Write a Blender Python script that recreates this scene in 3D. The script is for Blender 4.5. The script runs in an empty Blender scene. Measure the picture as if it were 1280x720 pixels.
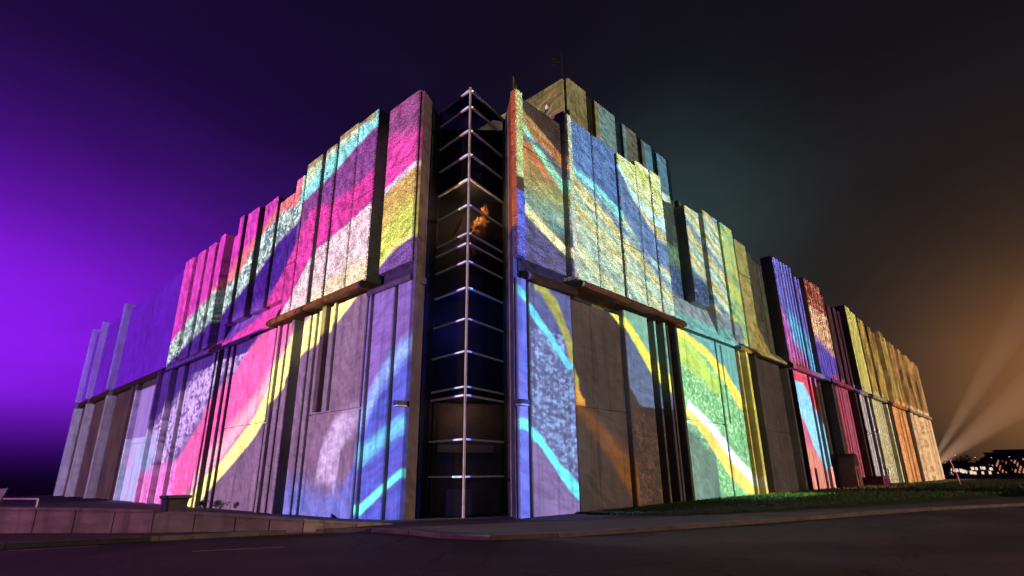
import bpy, bmesh, math, random
from mathutils import Vector, Matrix
random.seed(7)
scene = bpy.context.scene
COL = scene.collection
# projected artwork plus an added haze wash and ground spill, bands in facade metres: colour, second colour, texture, amount, lower edge, upper edge, s range, z range, axis, feather, wobble, opacity
LAYERS_LEFT = [
 ((120, 84, 126), (98, 68, 108), 'mottle', 0.5, None, None, None, None, 's', 0.17, 0.12, 1.0),
 ((52, 28, 52), (74, 46, 30), 'cloud', 0.5, None, None, (38.5, 75), (-1, 10.4), 's', 0.6, 0.12, 1.0),
 ((96, 4, 190), (84, 4, 168), 'cloud', 0.5, None, None, (37.2, 75), (10.4, 25), 's', 0.3, 0.12, 1.0),  # purple wash stands in for haze over the far upper wall
 ((140, 62, 146), (122, 52, 140), 'mottle', 0.5, None, None, (6.9, 37.2), (10.3, 25), 's', 0.17, 0.12, 1.0),
 ((66, 20, 140), (88, 40, 170), 'fleck', 0.5, [(13.98, 15.98), (14.75, 13.42), (15.77, 12.68), (17.02, 11.47), (23.3, 10.51), (36.57, 10.4)], [(14.36, 16.8), (15.43, 16.21), (17.7, 15.85), (20.74, 14.22), (24.29, 13.07), (31.6, 11.77), (37.15, 10.68)], (15.2, 37.2), None, 's', 0.4, 0.12, 1.0),
 ((120, 60, 180), (96, 40, 165), 'mottle', 0.5, [(12.96, 10.58), (16.69, 10.32), (23.26, 10.39)], [(13.88, 14.67), (15.92, 13.23), (18.88, 12.14), (23.81, 11.83)], (14.9, 24), (10.2, 25), 's', 0.5, 0.12, 1.0),
 ((62, 24, 120), (84, 44, 150), 'fleck', 0.5, [(16.67, 10.27), (20.01, 9.12), (22.73, 7.36), (27.48, 5.17), (30.15, 3.16), (32.56, 2.11), (39.37, 1.58)], [(17.0, 24.5), (38.0, 24.5)], (16.6, 38.5), (-1, 10.5), 's', 0.3, 0.12, 1.0),
 ((190, 150, 225), (70, 30, 130), 'spark', 0.8, [(21.13, 8.17), (22.73, 7.36), (27.48, 5.17), (31.23, 2.91), (37.65, -0.75)], [(21.94, 10.38), (23.73, 9.87), (29.21, 8.68), (35.11, 6.29), (41.25, 4.13)], (19, 38.5), (-1, 9.0), 's', 0.9, 0.12, 1.0),
 ((130, 160, 220), (200, 120, 220), 'streakv', 0.7, None, None, (35.4, 44), (-1, 5.0), 's', 0.6, 0.12, 1.0),
 ((140, 104, 190), (116, 80, 176), 'streakv', 0.5, None, None, (37.8, 44), (5.0, 9.2), 's', 0.3, 0.12, 1.0),
 ((230, 84, 170), (212, 56, 156), 'mottle', 0.5, [(12.65, 9.62), (15.94, 7.7), (18.24, 5.91), (21.52, 4.3), (25.2, 2.03), (29.27, -0.48), (37.65, -0.75)], [(15.36, 11.11), (16.79, 10.68), (19.97, 9.01), (22.69, 7.25), (27.34, 4.9), (30.91, 2.36), (38.49, 0.39)], (14, 36.5), (-1, 10.6), 's', 0.25, 0.12, 1.0),
 ((214, 120, 220), (232, 50, 160), 'spark', 0.7, [(29.27, -0.48), (39.85, -0.82)], [(31.23, 2.91), (41.73, 1.59)], (30, 37.5), (-1, 3), 's', 0.4, 0.12, 1.0),
 ((246, 168, 200), (238, 130, 180), 'mottle', 0.5, [(11.31, 9.35), (12.45, 8.7), (13.86, 7.1), (15.48, 6.08), (17.71, 4.96), (20.53, 3.32), (23.32, 1.54), (27.55, -0.67)], [(10.27, 10.34), (12.24, 9.76), (15.94, 7.7), (18.24, 5.91), (21.52, 4.3), (25.16, 1.93), (26.55, 0.33)], (11, 28), (-1, 10.4), 's', 0.75, 0.12, 1.0),
 ((248, 234, 140), (236, 212, 120), 'mottle', 0.5, [(7.47, 10.1), (10.17, 8.5), (12.65, 7.66), (13.7, 6.48), (15.71, 5.15), (17.13, 3.83), (19.14, 2.74), (22.16, 1.26), (23.97, -0.53)], [(7.69, 10.64), (11.44, 10.03), (14.23, 8.56), (15.74, 7.0), (17.68, 4.87), (20.49, 3.23), (23.77, 1.35), (27.74, -0.33)], (7.6, 30), (-1, 10.45), 's', 0.1, 0.08, 1.0),
 ((226, 44, 166), (206, 36, 156), 'mottle', 0.5, [(6.46, 14.68), (7.3, 14.59), (8.96, 14.18), (11.17, 13.83), (12.64, 13.7), (14.58, 11.9), (15.52, 10.57), (18.05, 9.44), (22.9, 9.47)], [(6.69, 16.63), (7.6, 16.31), (10.9, 16.05), (13.51, 16.5), (16.06, 13.78), (18.71, 11.59), (23.26, 10.39)], (6.9, 27), (10.2, 25), 's', 0.25, 0.12, 1.0),
 ((238, 205, 218), (205, 150, 190), 'brick', 0.75, [(7.0, 9.0), (18.0, 9.0)], [(6.46, 14.68), (7.29, 14.5), (8.96, 14.18), (11.15, 13.73), (12.62, 13.6), (14.55, 11.79), (16.22, 10.52)], (6.9, 17), (10.4, 25), 's', 0.12, 0.12, 1.0),
 ((240, 215, 180), (225, 180, 170), 'brick', 0.6, [(7.0, 9.0), (18.0, 9.0)], [(6.92, 11.67), (8.58, 11.71), (11.68, 11.2), (13.28, 10.42)], (6.9, 14), (10.4, 25), 's', 0.5, 0.12, 1.0),
 ((222, 48, 190), (200, 40, 190), 'streakv', 0.35, [(14.67, 18.65), (15.86, 18.0), (18.85, 17.93), (21.18, 17.53), (23.86, 15.62), (32.31, 13.18), (37.38, 11.05)], [(14.0, 24.5), (38.0, 24.5)], (15.3, 37.2), (10.3, 25), 's', 0.3, 0.12, 1.0),
 ((240, 120, 120), (236, 90, 150), 'mottle', 0.5, [(14.54, 18.05), (15.69, 17.27), (18.49, 16.66), (23.5, 14.64), (30.71, 13.51)], [(14.89, 19.63), (19.0, 18.45), (24.1, 16.3), (31.05, 14.23)], (15, 30), (12, 25), 's', 0.5, 0.12, 1.0),
 ((206, 236, 224), (60, 50, 120), 'chips', 0.8, [(13.87, 17.26), (15.43, 16.21), (17.7, 15.85), (20.74, 14.22), (24.25, 12.94), (31.6, 11.77), (37.02, 10.46)], [(14.19, 18.73), (15.77, 17.63), (18.03, 17.87), (20.48, 17.3), (23.62, 14.96), (27.99, 14.82), (32.68, 13.91), (37.83, 11.8)], (15, 37.2), (10.2, 25), 's', 0.25, 0.12, 1.0),
 ((120, 212, 226), (150, 226, 226), 'mottle', 0.5, [(7.19, 19.01), (8.84, 18.7), (10.74, 18.11), (12.28, 17.81), (14.41, 17.46)], [(6.5, 24.0), (15.2, 24.0)], (6.9, 15.2), (12, 25), 's', 0.12, 0.12, 1.0),
 ((226, 222, 170), (150, 220, 220), 'mottle', 0.8, [(7.26, 19.54), (8.95, 19.46), (10.95, 19.35), (12.54, 19.14), (14.61, 18.35)], [(6.5, 24.0), (15.2, 24.0)], (8.8, 15.2), (12, 25), 's', 0.3, 0.12, 1.0),
 ((150, 120, 80), (190, 170, 120), 'mottle', 0.5, [(7.27, 19.7), (9.02, 19.91), (11.03, 19.81), (12.63, 19.61), (14.88, 19.57)], [(6.5, 24.0), (15.2, 24.0)], (7.2, 15.2), (12, 25), 's', 0.12, 0.12, 1.0),
 ((150, 68, 132), (128, 60, 122), 'mottle', 0.5, None, None, (2.5, 6.0), (9.8, 25), 's', 0.05, 0.12, 1.0),
 ((228, 44, 166), (216, 60, 170), 'mottle', 0.5, [(2.0, 9.0), (6.2, 9.0)], [(3.68, 17.03), (5.84, 17.79)], (2.5, 6.9), (9.8, 25), 's', 0.7, 0.12, 1.0),
 ((225, 200, 240), (240, 220, 240), 'mottle', 0.5, [(3.65, 15.03), (6.42, 14.32)], [(3.55, 15.37), (6.47, 14.73)], (2.5, 6.9), (9.8, 25), 's', 0.08, 0.12, 1.0),
 ((208, 176, 84), (186, 90, 60), 'brick', 0.7, [(2.0, 9.0), (7.2, 9.0)], [(3.65, 15.08), (6.43, 14.36)], (2.5, 6.9), (9.8, 25), 's', 0.1, 0.12, 1.0),
 ((206, 210, 70), (180, 170, 50), 'brick', 0.5, [(2.0, 9.0), (7.2, 9.0)], [(3.59, 13.44), (4.68, 13.35), (6.18, 12.28)], (2.5, 6.9), (9.8, 25), 's', 0.9, 0.12, 1.0),
 ((240, 220, 130), (230, 200, 110), 'mottle', 0.5, [(2.0, 9.0), (7.2, 9.0)], [(3.58, 11.86), (4.82, 11.62), (6.65, 10.58)], (2.5, 7.4), (9.8, 25), 's', 0.12, 0.12, 1.0),
 ((118, 72, 158), (104, 64, 150), 'mottle', 0.5, [(2.0, 9.0), (7.2, 9.0)], [(3.56, 11.58), (4.79, 11.29), (6.43, 10.48)], (2.5, 7.4), (9.8, 25), 's', 0.1, 0.12, 1.0),
 ((116, 78, 168), (100, 66, 150), 'mottle', 0.5, None, None, (2.5, 7.0), (-1, 9.9), 's', 0.4, 0.12, 1.0),
 ((66, 80, 200), (84, 66, 168), 'mottle', 0.7, [(2.0, -4.0), (14.0, -4.0)], [(3.43, 7.11), (4.33, 6.58), (5.16, 6.08), (5.95, 5.14), (6.63, 4.12), (6.69, 2.78), (7.59, 1.17), (9.44, 0.16)], (2.5, 11), (-3, 9.9), 's', 0.3, 0.12, 1.0),
 ((130, 160, 240), (90, 110, 225), 'chips', 0.5, [(3.27, 6.41), (4.15, 5.81), (5.06, 5.25), (5.79, 4.32), (6.34, 3.43)], [(3.33, 7.16), (4.34, 6.65), (5.17, 6.15), (5.96, 5.21), (6.48, 4.44)], (2.5, 7.0), (-1, 9.9), 's', 0.4, 0.12, 1.0),
 ((90, 190, 235), (80, 140, 225), 'mottle', 0.7, [(3.53, 3.26), (4.79, 2.83), (6.16, 2.12)], [(3.59, 3.88), (4.87, 3.5), (6.27, 2.9)], (3.4, 7), (-1, 6), 's', 0.3, 0.12, 1.0),
 ((80, 224, 242), (90, 214, 240), 'mottle', 0.5, [(3.44, 1.6), (4.59, 1.02), (6.12, 0.12)], [(3.41, 1.92), (4.73, 1.31), (6.29, 0.48)], (2.5, 6.6), (-1, 6), 's', 0.06, 0.04, 1.0),
 ((190, 158, 214), (150, 110, 180), 'spark', 0.6, [(6.4, 3.83), (7.31, 3.48), (8.2, 2.84), (8.44, 0.03), (8.71, 1.84)], [(6.49, 4.51), (7.8, 4.49), (9.1, 3.94), (10.0, 2.91), (10.49, -0.04), (10.6, 1.51)], (6.9, 11.6), (-1, 5.5), 's', 0.35, 0.4, 0.8),
 ((92, 96, 190), (120, 100, 180), 'spark', 0.6, [(6.0, -4.0), (14.0, -4.0)], [(6.42, 1.81), (7.91, 1.17), (9.59, 0.89), (11.62, 1.51), (12.69, 1.51)], (6.6, 13), (-3, 5), 's', 0.7, 0.5, 1.0),
 ((120, 66, 44), (190, 110, 60), 'streak', 0.9, None, None, (7.0, 16.8), (9.86, 10.46), 's', 0.17, 0.12, 1.0),
 ((112, 78, 184), (92, 50, 164), 'streakv', 0.6, None, None, (53.9, 55.0), (10.4, 25), 's', 0.17, 0.12, 1.0),
 ((112, 78, 184), (92, 50, 164), 'streakv', 0.6, None, None, (63.8, 64.7), (10.4, 25), 's', 0.17, 0.12, 1.0),
 ((110, 72, 190), (92, 50, 176), 'streakv', 0.6, None, None, (68.9, 71), (10.4, 25), 's', 0.17, 0.12, 1.0),
 ((104, 84, 124), (80, 64, 100), 'streakv', 0.6, None, None, (53.4, 54.4), (-1, 10.4), 's', 0.17, 0.12, 1.0),
 ((104, 84, 124), (80, 64, 100), 'streakv', 0.6, None, None, (62.6, 63.6), (-1, 10.4), 's', 0.17, 0.12, 1.0),
 ((100, 84, 130), (84, 70, 112), 'streakv', 0.6, None, None, (68.7, 72), (-1, 10.4), 's', 0.17, 0.12, 1.0),
 ((120, 100, 56), (96, 78, 48), 'cloud', 0.5, None, None, (-8, 6.95), (19.4, 30), 's', 0.17, 0.12, 1.0),
 ((120, 100, 56), (96, 78, 48), 'cloud', 0.5, None, None, (-8, 40), (20.3, 30), 's', 0.17, 0.12, 1.0),
 ((150, 128, 150), (120, 104, 124), 'cloud', 0.5, None, None, (-8, 3.12), (-1, 30), 's', 0.17, 0.12, 1.0),
 ((170, 70, 40), (120, 50, 40), 'mottle', 0.5, None, None, (0.6, 2.3), (11.5, 30), 's', 0.17, 0.12, 1.0),
 ((64, 40, 90), (50, 30, 80), 'mottle', 0.5, None, None, (-0.6, 2.3), (-1, 11.5), 's', 0.17, 0.12, 1.0),
 ((74, 36, 62), (58, 28, 54), 'cloud', 0.5, None, None, (-40, 75), (-9, -0.15), 's', 0.17, 0.12, 1.0),  # added spill below the facade, brightens the low wall and ground
]
LAYERS_RIGHT = [
 ((55, 42, 36), (42, 32, 28), 'cloud', 0.5, None, None, None, None, 's', 0.17, 0.12, 1.0),
 ((120, 150, 150), (84, 105, 105), 'FIELD', 0.5, [(6.0, 10.0), (17.0, 10.2), (21.0, 10.3), (31.0, 10.2)], [(6.0, 24.5), (31.0, 24.5)], (6.3, 31), (10.2, 20.6), 's', 0.05, 0.12, 1.0),
 ((84, 122, 180), (70, 100, 160), 'mottle', 0.6, [(6.78, 16.48), (8.9, 16.12), (11.28, 15.44)], [(6.0, 24.0), (12.0, 24.0)], (6.8, 11.5), (15, 25), 's', 0.15, 0.12, 1.0),
 ((98, 132, 176), (80, 108, 166), 'mottle', 0.8, [(11.52, 15.43), (13.48, 13.8), (14.95, 13.41)], [(11.47, 18.23), (12.73, 16.89), (14.76, 15.49), (15.47, 15.18)], (11.3, 17), None, 's', 0.25, 0.12, 1.0),
 ((190, 206, 110), (210, 226, 190), 'streak', 0.8, [(11.53, 18.74), (12.83, 17.57), (15.01, 16.92)], [(11.0, 24.0), (17.0, 24.0)], (11.3, 16.8), None, 's', 0.2, 0.12, 1.0),
 ((170, 226, 226), (200, 236, 210), 'mottle', 0.5, [(11.49, 18.4), (12.73, 16.89), (14.86, 16.06)], [(11.53, 18.74), (12.83, 17.57), (15.01, 16.92)], (11.3, 16.8), None, 's', 0.15, 0.12, 1.0),
 ((96, 216, 226), (150, 226, 210), 'mottle', 0.5, [(6.76, 16.29), (8.88, 15.92), (11.23, 15.08)], [(6.8, 16.77), (8.93, 16.43), (11.3, 15.65)], (6.8, 11.5), None, 's', 0.12, 0.12, 1.0),
 ((196, 212, 120), (190, 130, 60), 'streak', 0.7, [(6.64, 14.52), (8.64, 13.41), (11.36, 12.48)], [(6.67, 14.93), (8.69, 13.98), (11.43, 12.97)], (6.8, 11.6), None, 's', 0.15, 0.12, 1.0),
 ((196, 222, 200), (150, 184, 120), 'streak', 0.7, [(6.0, 9.0), (18.0, 9.0)], [(6.63, 14.38), (8.67, 13.74), (10.94, 12.82), (14.87, 11.93)], (6.9, 16.9), (10.4, 25), 's', 1.5, 0.12, 0.55),
 ((90, 130, 96), (70, 90, 80), 'mottle', 0.7, None, None, (16.9, 19.8), (10.2, 25), 's', 0.17, 0.12, 1.0),
 ((60, 74, 66), (50, 60, 60), 'mottle', 0.7, None, None, (16.9, 19.8), (15.8, 25), 's', 0.17, 0.12, 1.0),
 ((56, 64, 84), (80, 140, 210), 'spark', 0.5, [(16.0, 9.0), (30.0, 9.0)], [(16.31, 14.47), (18.36, 14.4), (20.54, 14.14), (21.74, 14.15)], (16.9, 22.6), None, 's', 0.5, 0.12, 1.0),
 ((110, 176, 136), (190, 200, 70), 'streak', 0.9, None, None, (25.5, 27.8), (10.2, 25), 's', 0.17, 0.12, 1.0),
 ((132, 146, 80), (150, 116, 56), 'streak', 0.9, None, None, (28.0, 31), (10.2, 25), 's', 0.17, 0.12, 1.0),
 ((56, 52, 40), (72, 68, 44), 'streakv', 0.8, None, None, (30.6, 37), (10.2, 25), 's', 0.17, 0.12, 1.0),
 ((108, 124, 138), (130, 150, 150), 'mottle', 0.5, [(16.0, 9.0), (30.0, 9.0)], [(15.74, 12.54), (17.9, 12.34), (21.21, 12.21), (25.63, 11.95)], (16.5, 27), (8.6, 14), 's', 0.2, 0.12, 1.0),
 ((196, 176, 90), (190, 110, 60), 'mottle', 0.5, [(17.44, 10.33), (20.92, 9.86), (24.85, 9.6)], [(17.54, 10.76), (21.01, 10.2), (25.01, 10.09)], (16.8, 27), None, 's', 0.15, 0.12, 1.0),
 ((150, 130, 50), (120, 100, 44), 'streak', 0.6, [(28.0, 9.0), (38.0, 9.0)], [(29.09, 13.38), (31.17, 12.48), (34.67, 10.4)], (29.5, 37), (10.2, 25), 's', 0.4, 0.12, 1.0),
 ((58, 44, 34), (50, 40, 32), 'mottle', 0.5, None, None, (3.2, 6.4), (10.0, 25), 's', 0.04, 0.12, 1.0),
 ((150, 120, 60), (190, 110, 60), 'streak', 0.9, [(3.0, 9.0), (7.0, 9.0)], [(3.31, 18.19), (4.69, 17.61), (6.22, 16.89)], (3.2, 6.4), (10.0, 25), 's', 0.05, 0.12, 1.0),
 ((170, 160, 80), (110, 150, 120), 'streak', 0.9, [(3.0, 9.0), (7.0, 9.0)], [(3.23, 14.75), (6.1, 15.07)], (3.2, 6.4), (10.0, 25), 's', 0.8, 0.12, 1.0),
 ((90, 160, 150), (150, 150, 120), 'streak', 0.9, [(3.0, 9.0), (7.0, 9.0)], [(3.05, 13.86), (4.54, 13.81), (6.42, 13.99)], (3.2, 6.4), (10.0, 25), 's', 0.5, 0.12, 1.0),
 ((70, 80, 90), (90, 110, 120), 'streak', 0.6, [(3.0, 9.0), (7.0, 9.0)], [(3.4, 12.91), (4.77, 12.45), (6.33, 12.76)], (3.2, 6.4), (10.0, 25), 's', 0.5, 0.12, 1.0),
 ((110, 220, 180), (160, 230, 200), 'mottle', 0.5, [(3.23, 17.11), (4.22, 16.18), (6.09, 14.84)], [(3.24, 17.56), (4.24, 16.72), (6.13, 15.48)], (3.2, 6.4), (10.0, 25), 's', 0.12, 0.12, 1.0),
 ((60, 90, 130), (90, 120, 110), 'mottle', 0.5, [(4.65, 16.55), (6.14, 15.57)], [(4.66, 16.82), (6.17, 16.13)], (3.2, 6.4), (10.0, 25), 's', 0.12, 0.12, 1.0),
 ((88, 78, 120), (70, 80, 150), 'mottle', 0.5, [(2.0, 9.0), (7.0, 9.0)], [(2.87, 12.72), (4.3, 12.02), (6.47, 11.13)], (2.6, 6.8), (9.6, 25), 's', 0.08, 0.12, 1.0),
 ((226, 228, 160), (240, 236, 190), 'mottle', 0.5, [(2.77, 12.91), (4.09, 12.27), (6.54, 11.27)], [(2.78, 13.55), (4.11, 12.83), (6.58, 11.78)], (2.6, 6.9), (10.0, 25), 's', 0.08, 0.12, 1.0),
 ((190, 180, 90), (120, 190, 140), 'streakv', 0.7, None, None, (2.4, 3.22), (14.3, 25), 's', 0.05, 0.12, 1.0),
 ((84, 90, 205), (70, 104, 225), 'mottle', 0.5, None, None, (2.4, 3.3), (-1, 13.6), 's', 0.3, 0.12, 1.0),
 ((190, 190, 120), (130, 180, 190), 'mottle', 0.8, None, None, (6.4, 6.95), (14, 25), 's', 0.05, 0.12, 1.0),
 ((190, 200, 190), (150, 120, 140), 'mottle', 0.8, None, None, (6.4, 6.95), (10, 14.0), 's', 0.4, 0.12, 1.0),
 ((74, 80, 134), (60, 62, 122), 'mottle', 0.4, None, None, (3.4, 6.7), (-1, 9.7), 's', 0.05, 0.12, 1.0),
 ((76, 80, 134), (120, 160, 215), 'spark', 0.8, None, None, (3.6, 6.7), (1.5, 7.5), 's', 0.8, 0.12, 1.0),
 ((112, 92, 150), (96, 84, 140), 'mottle', 0.5, [(3.0, -4.0), (8.0, -4.0)], [(3.95, 2.87), (6.4, 0.77)], (3.4, 6.7), (-1, 9.7), 's', 0.1, 0.12, 1.0),
 ((120, 130, 60), (170, 160, 40), 'mottle', 0.5, [(4.19, 9.3), (5.13, 8.4), (5.92, 7.33), (6.44, 5.77), (7.07, 4.77)], [(4.37, 9.72), (5.45, 9.1), (6.34, 7.59), (6.84, 6.37), (7.68, 4.82)], (3.9, 7.2), (1, 10.0), 's', 0.15, 0.12, 1.0),
 ((70, 204, 236), (60, 150, 230), 'mottle', 0.5, [(2.85, 8.77), (3.68, 8.0), (5.06, 6.94), (6.0, 6.01)], [(2.86, 9.23), (3.7, 8.53), (5.08, 7.37), (6.25, 6.29)], (2.6, 6.6), (-1, 10.0), 's', 0.08, 0.12, 1.0),
 ((64, 214, 240), (70, 200, 240), 'mottle', 0.5, [(3.02, 3.32), (3.99, 2.75), (5.28, 1.47), (6.38, 0.59)], [(3.03, 3.74), (4.01, 3.18), (5.31, 2.03), (6.44, 1.27)], (2.7, 6.7), (-1, 6), 's', 0.06, 0.12, 1.0),
 ((186, 132, 24), (160, 110, 20), 'mottle', 0.5, [(6.21, 5.75), (6.81, 4.47)], [(6.43, 6.31), (7.5, 4.81)], (6.6, 7.6), (4.5, 8), 's', 0.08, 0.12, 1.0),
 ((100, 58, 16), (78, 46, 20), 'mottle', 0.5, [(7.03, 4.24), (9.14, 2.48), (11.22, 0.27)], [(7.48, 4.63), (9.89, 3.14), (12.87, 1.13)], (6.6, 14), (-1, 4.6), 's', 0.4, 0.12, 1.0),
 ((110, 214, 214), (170, 220, 170), 'mottle', 0.5, [(7.13, 9.92), (8.63, 9.85), (9.82, 9.86), (14.03, 9.83)], [(7.16, 10.29), (8.67, 10.28), (10.45, 10.17), (14.07, 10.02)], (7.2, 11.2), (8, 10.3), 's', 0.1, 0.12, 1.0),
 ((70, 84, 120), (90, 110, 140), 'mottle', 0.5, [(11.06, 5.91), (11.98, 4.99), (14.3, 4.33)], [(11.56, 9.35), (15.06, 8.14)], (11.2, 15.0), (4.9, 9.9), 's', 0.1, 0.12, 1.0),
 ((90, 150, 140), (120, 170, 130), 'mottle', 0.5, [(11.56, 9.35), (14.78, 6.75)], [(11.65, 10.03), (15.42, 10.0)], (11.2, 15.0), (5, 10.3), 's', 0.1, 0.12, 1.0),
 ((214, 220, 50), (190, 190, 50), 'mottle', 0.5, [(9.8, 9.68), (11.32, 8.78), (13.12, 7.07), (14.58, 5.76)], [(10.12, 9.92), (11.56, 9.35), (13.43, 7.9), (14.78, 6.75)], (9.5, 15.3), (4, 10.3), 's', 0.08, 0.12, 1.0),
 ((52, 38, 31), (92, 60, 40), 'spark', 0.5, None, None, (11.4, 14.3), (-1, 4.6), 's', 0.6, 0.12, 1.0),
 ((86, 164, 98), (176, 226, 180), 'spark', 0.75, None, None, (16.3, 25.3), (-1, 10.6), 's', 0.1, 0.12, 1.0),
 ((84, 150, 150), (100, 170, 160), 'mottle', 0.5, [(17.51, 9.74), (20.39, 9.2), (23.02, 7.98), (25.06, 6.32)], [(16.0, 20.0), (26.0, 20.0)], (16.9, 25.5), (4, 11), 's', 0.25, 0.12, 1.0),
 ((170, 200, 70), (120, 190, 90), 'crack', 0.5, [(16.4, 7.87), (18.77, 7.22), (20.76, 6.44)], [(16.82, 9.77), (19.16, 8.76), (21.06, 7.48)], (16.3, 22), (5, 11), 's', 0.5, 0.12, 1.0),
 ((236, 220, 60), (240, 190, 50), 'mottle', 0.5, [(16.77, 9.56), (20.23, 8.61), (22.54, 7.24), (24.69, 5.65)], [(16.86, 9.97), (20.39, 9.2), (23.07, 8.15), (25.66, 6.1)], (16.5, 27), (3, 10.6), 's', 0.12, 0.12, 1.0),
 ((90, 120, 100), (100, 130, 140), 'mottle', 0.5, [(16.0, -4.0), (22.0, -4.0)], [(16.54, 4.25), (18.06, 3.66), (18.7, 3.01)], (16.3, 20), (-1, 4.3), 's', 0.4, 0.12, 1.0),
 ((232, 240, 250), (150, 220, 220), 'mottle', 0.5, [(16.77, 5.24), (19.52, 4.04), (22.35, 2.14), (24.99, 0.68)], [(17.15, 5.64), (20.18, 4.45), (23.13, 2.63), (25.89, 1.26)], (17, 27), (-1, 6.2), 's', 0.15, 0.12, 1.0),
 ((228, 216, 90), (226, 170, 60), 'mottle', 0.5, [(15.81, 5.17), (16.93, 4.72), (18.85, 3.55), (21.53, 1.44), (25.31, -0.2)], [(15.94, 5.76), (16.77, 5.24), (19.52, 4.04), (22.35, 2.14), (25.61, 0.57)], (16.3, 27.6), (-1, 6.5), 's', 0.15, 0.12, 1.0),
 ((200, 190, 40), (190, 150, 40), 'streakv', 0.8, None, None, (25.3, 27.3), (-1, 10), 's', 0.2, 0.12, 0.7),
 ((74, 62, 40), (90, 76, 40), 'cloud', 0.5, None, None, (2, 31), (20.6, 30), 's', 0.1, 0.12, 1.0),
 ((104, 92, 54), (80, 72, 46), 'cloud', 0.5, None, None, (8, 12.5), (20.3, 30), 's', 0.17, 0.12, 1.0),
 ((84, 112, 110), (68, 94, 98), 'cloud', 0.5, None, None, (12.5, 15.6), (20.3, 30), 's', 0.17, 0.12, 1.0),
 ((84, 86, 72), (66, 70, 60), 'cloud', 0.5, None, None, (15.6, 17.9), (20.3, 30), 's', 0.17, 0.12, 1.0),
 ((70, 112, 132), (58, 92, 112), 'cloud', 0.5, None, None, (17.9, 24), (20.3, 30), 's', 0.17, 0.12, 1.0),
 ((112, 66, 44), (74, 46, 34), 'streak', 0.8, None, None, (6.95, 17.5), (9.84, 10.46), 's', 0.17, 0.12, 1.0),
 ((60, 40, 30), (50, 34, 26), 'cloud', 0.5, None, None, (3.4, 6.9), (9.5, 9.95), 's', 0.17, 0.12, 1.0),
 ((100, 76, 70), (74, 56, 52), 'cloud', 0.5, None, None, (-6, 2.35), (-1, 30), 's', 0.17, 0.12, 1.0),
 ((72, 50, 42), (60, 42, 38), 'cloud', 0.5, None, None, (-40, 50), (-9, -0.15), 's', 0.17, 0.12, 1.0),  # added brown spill, brightens the road in front
]
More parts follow.
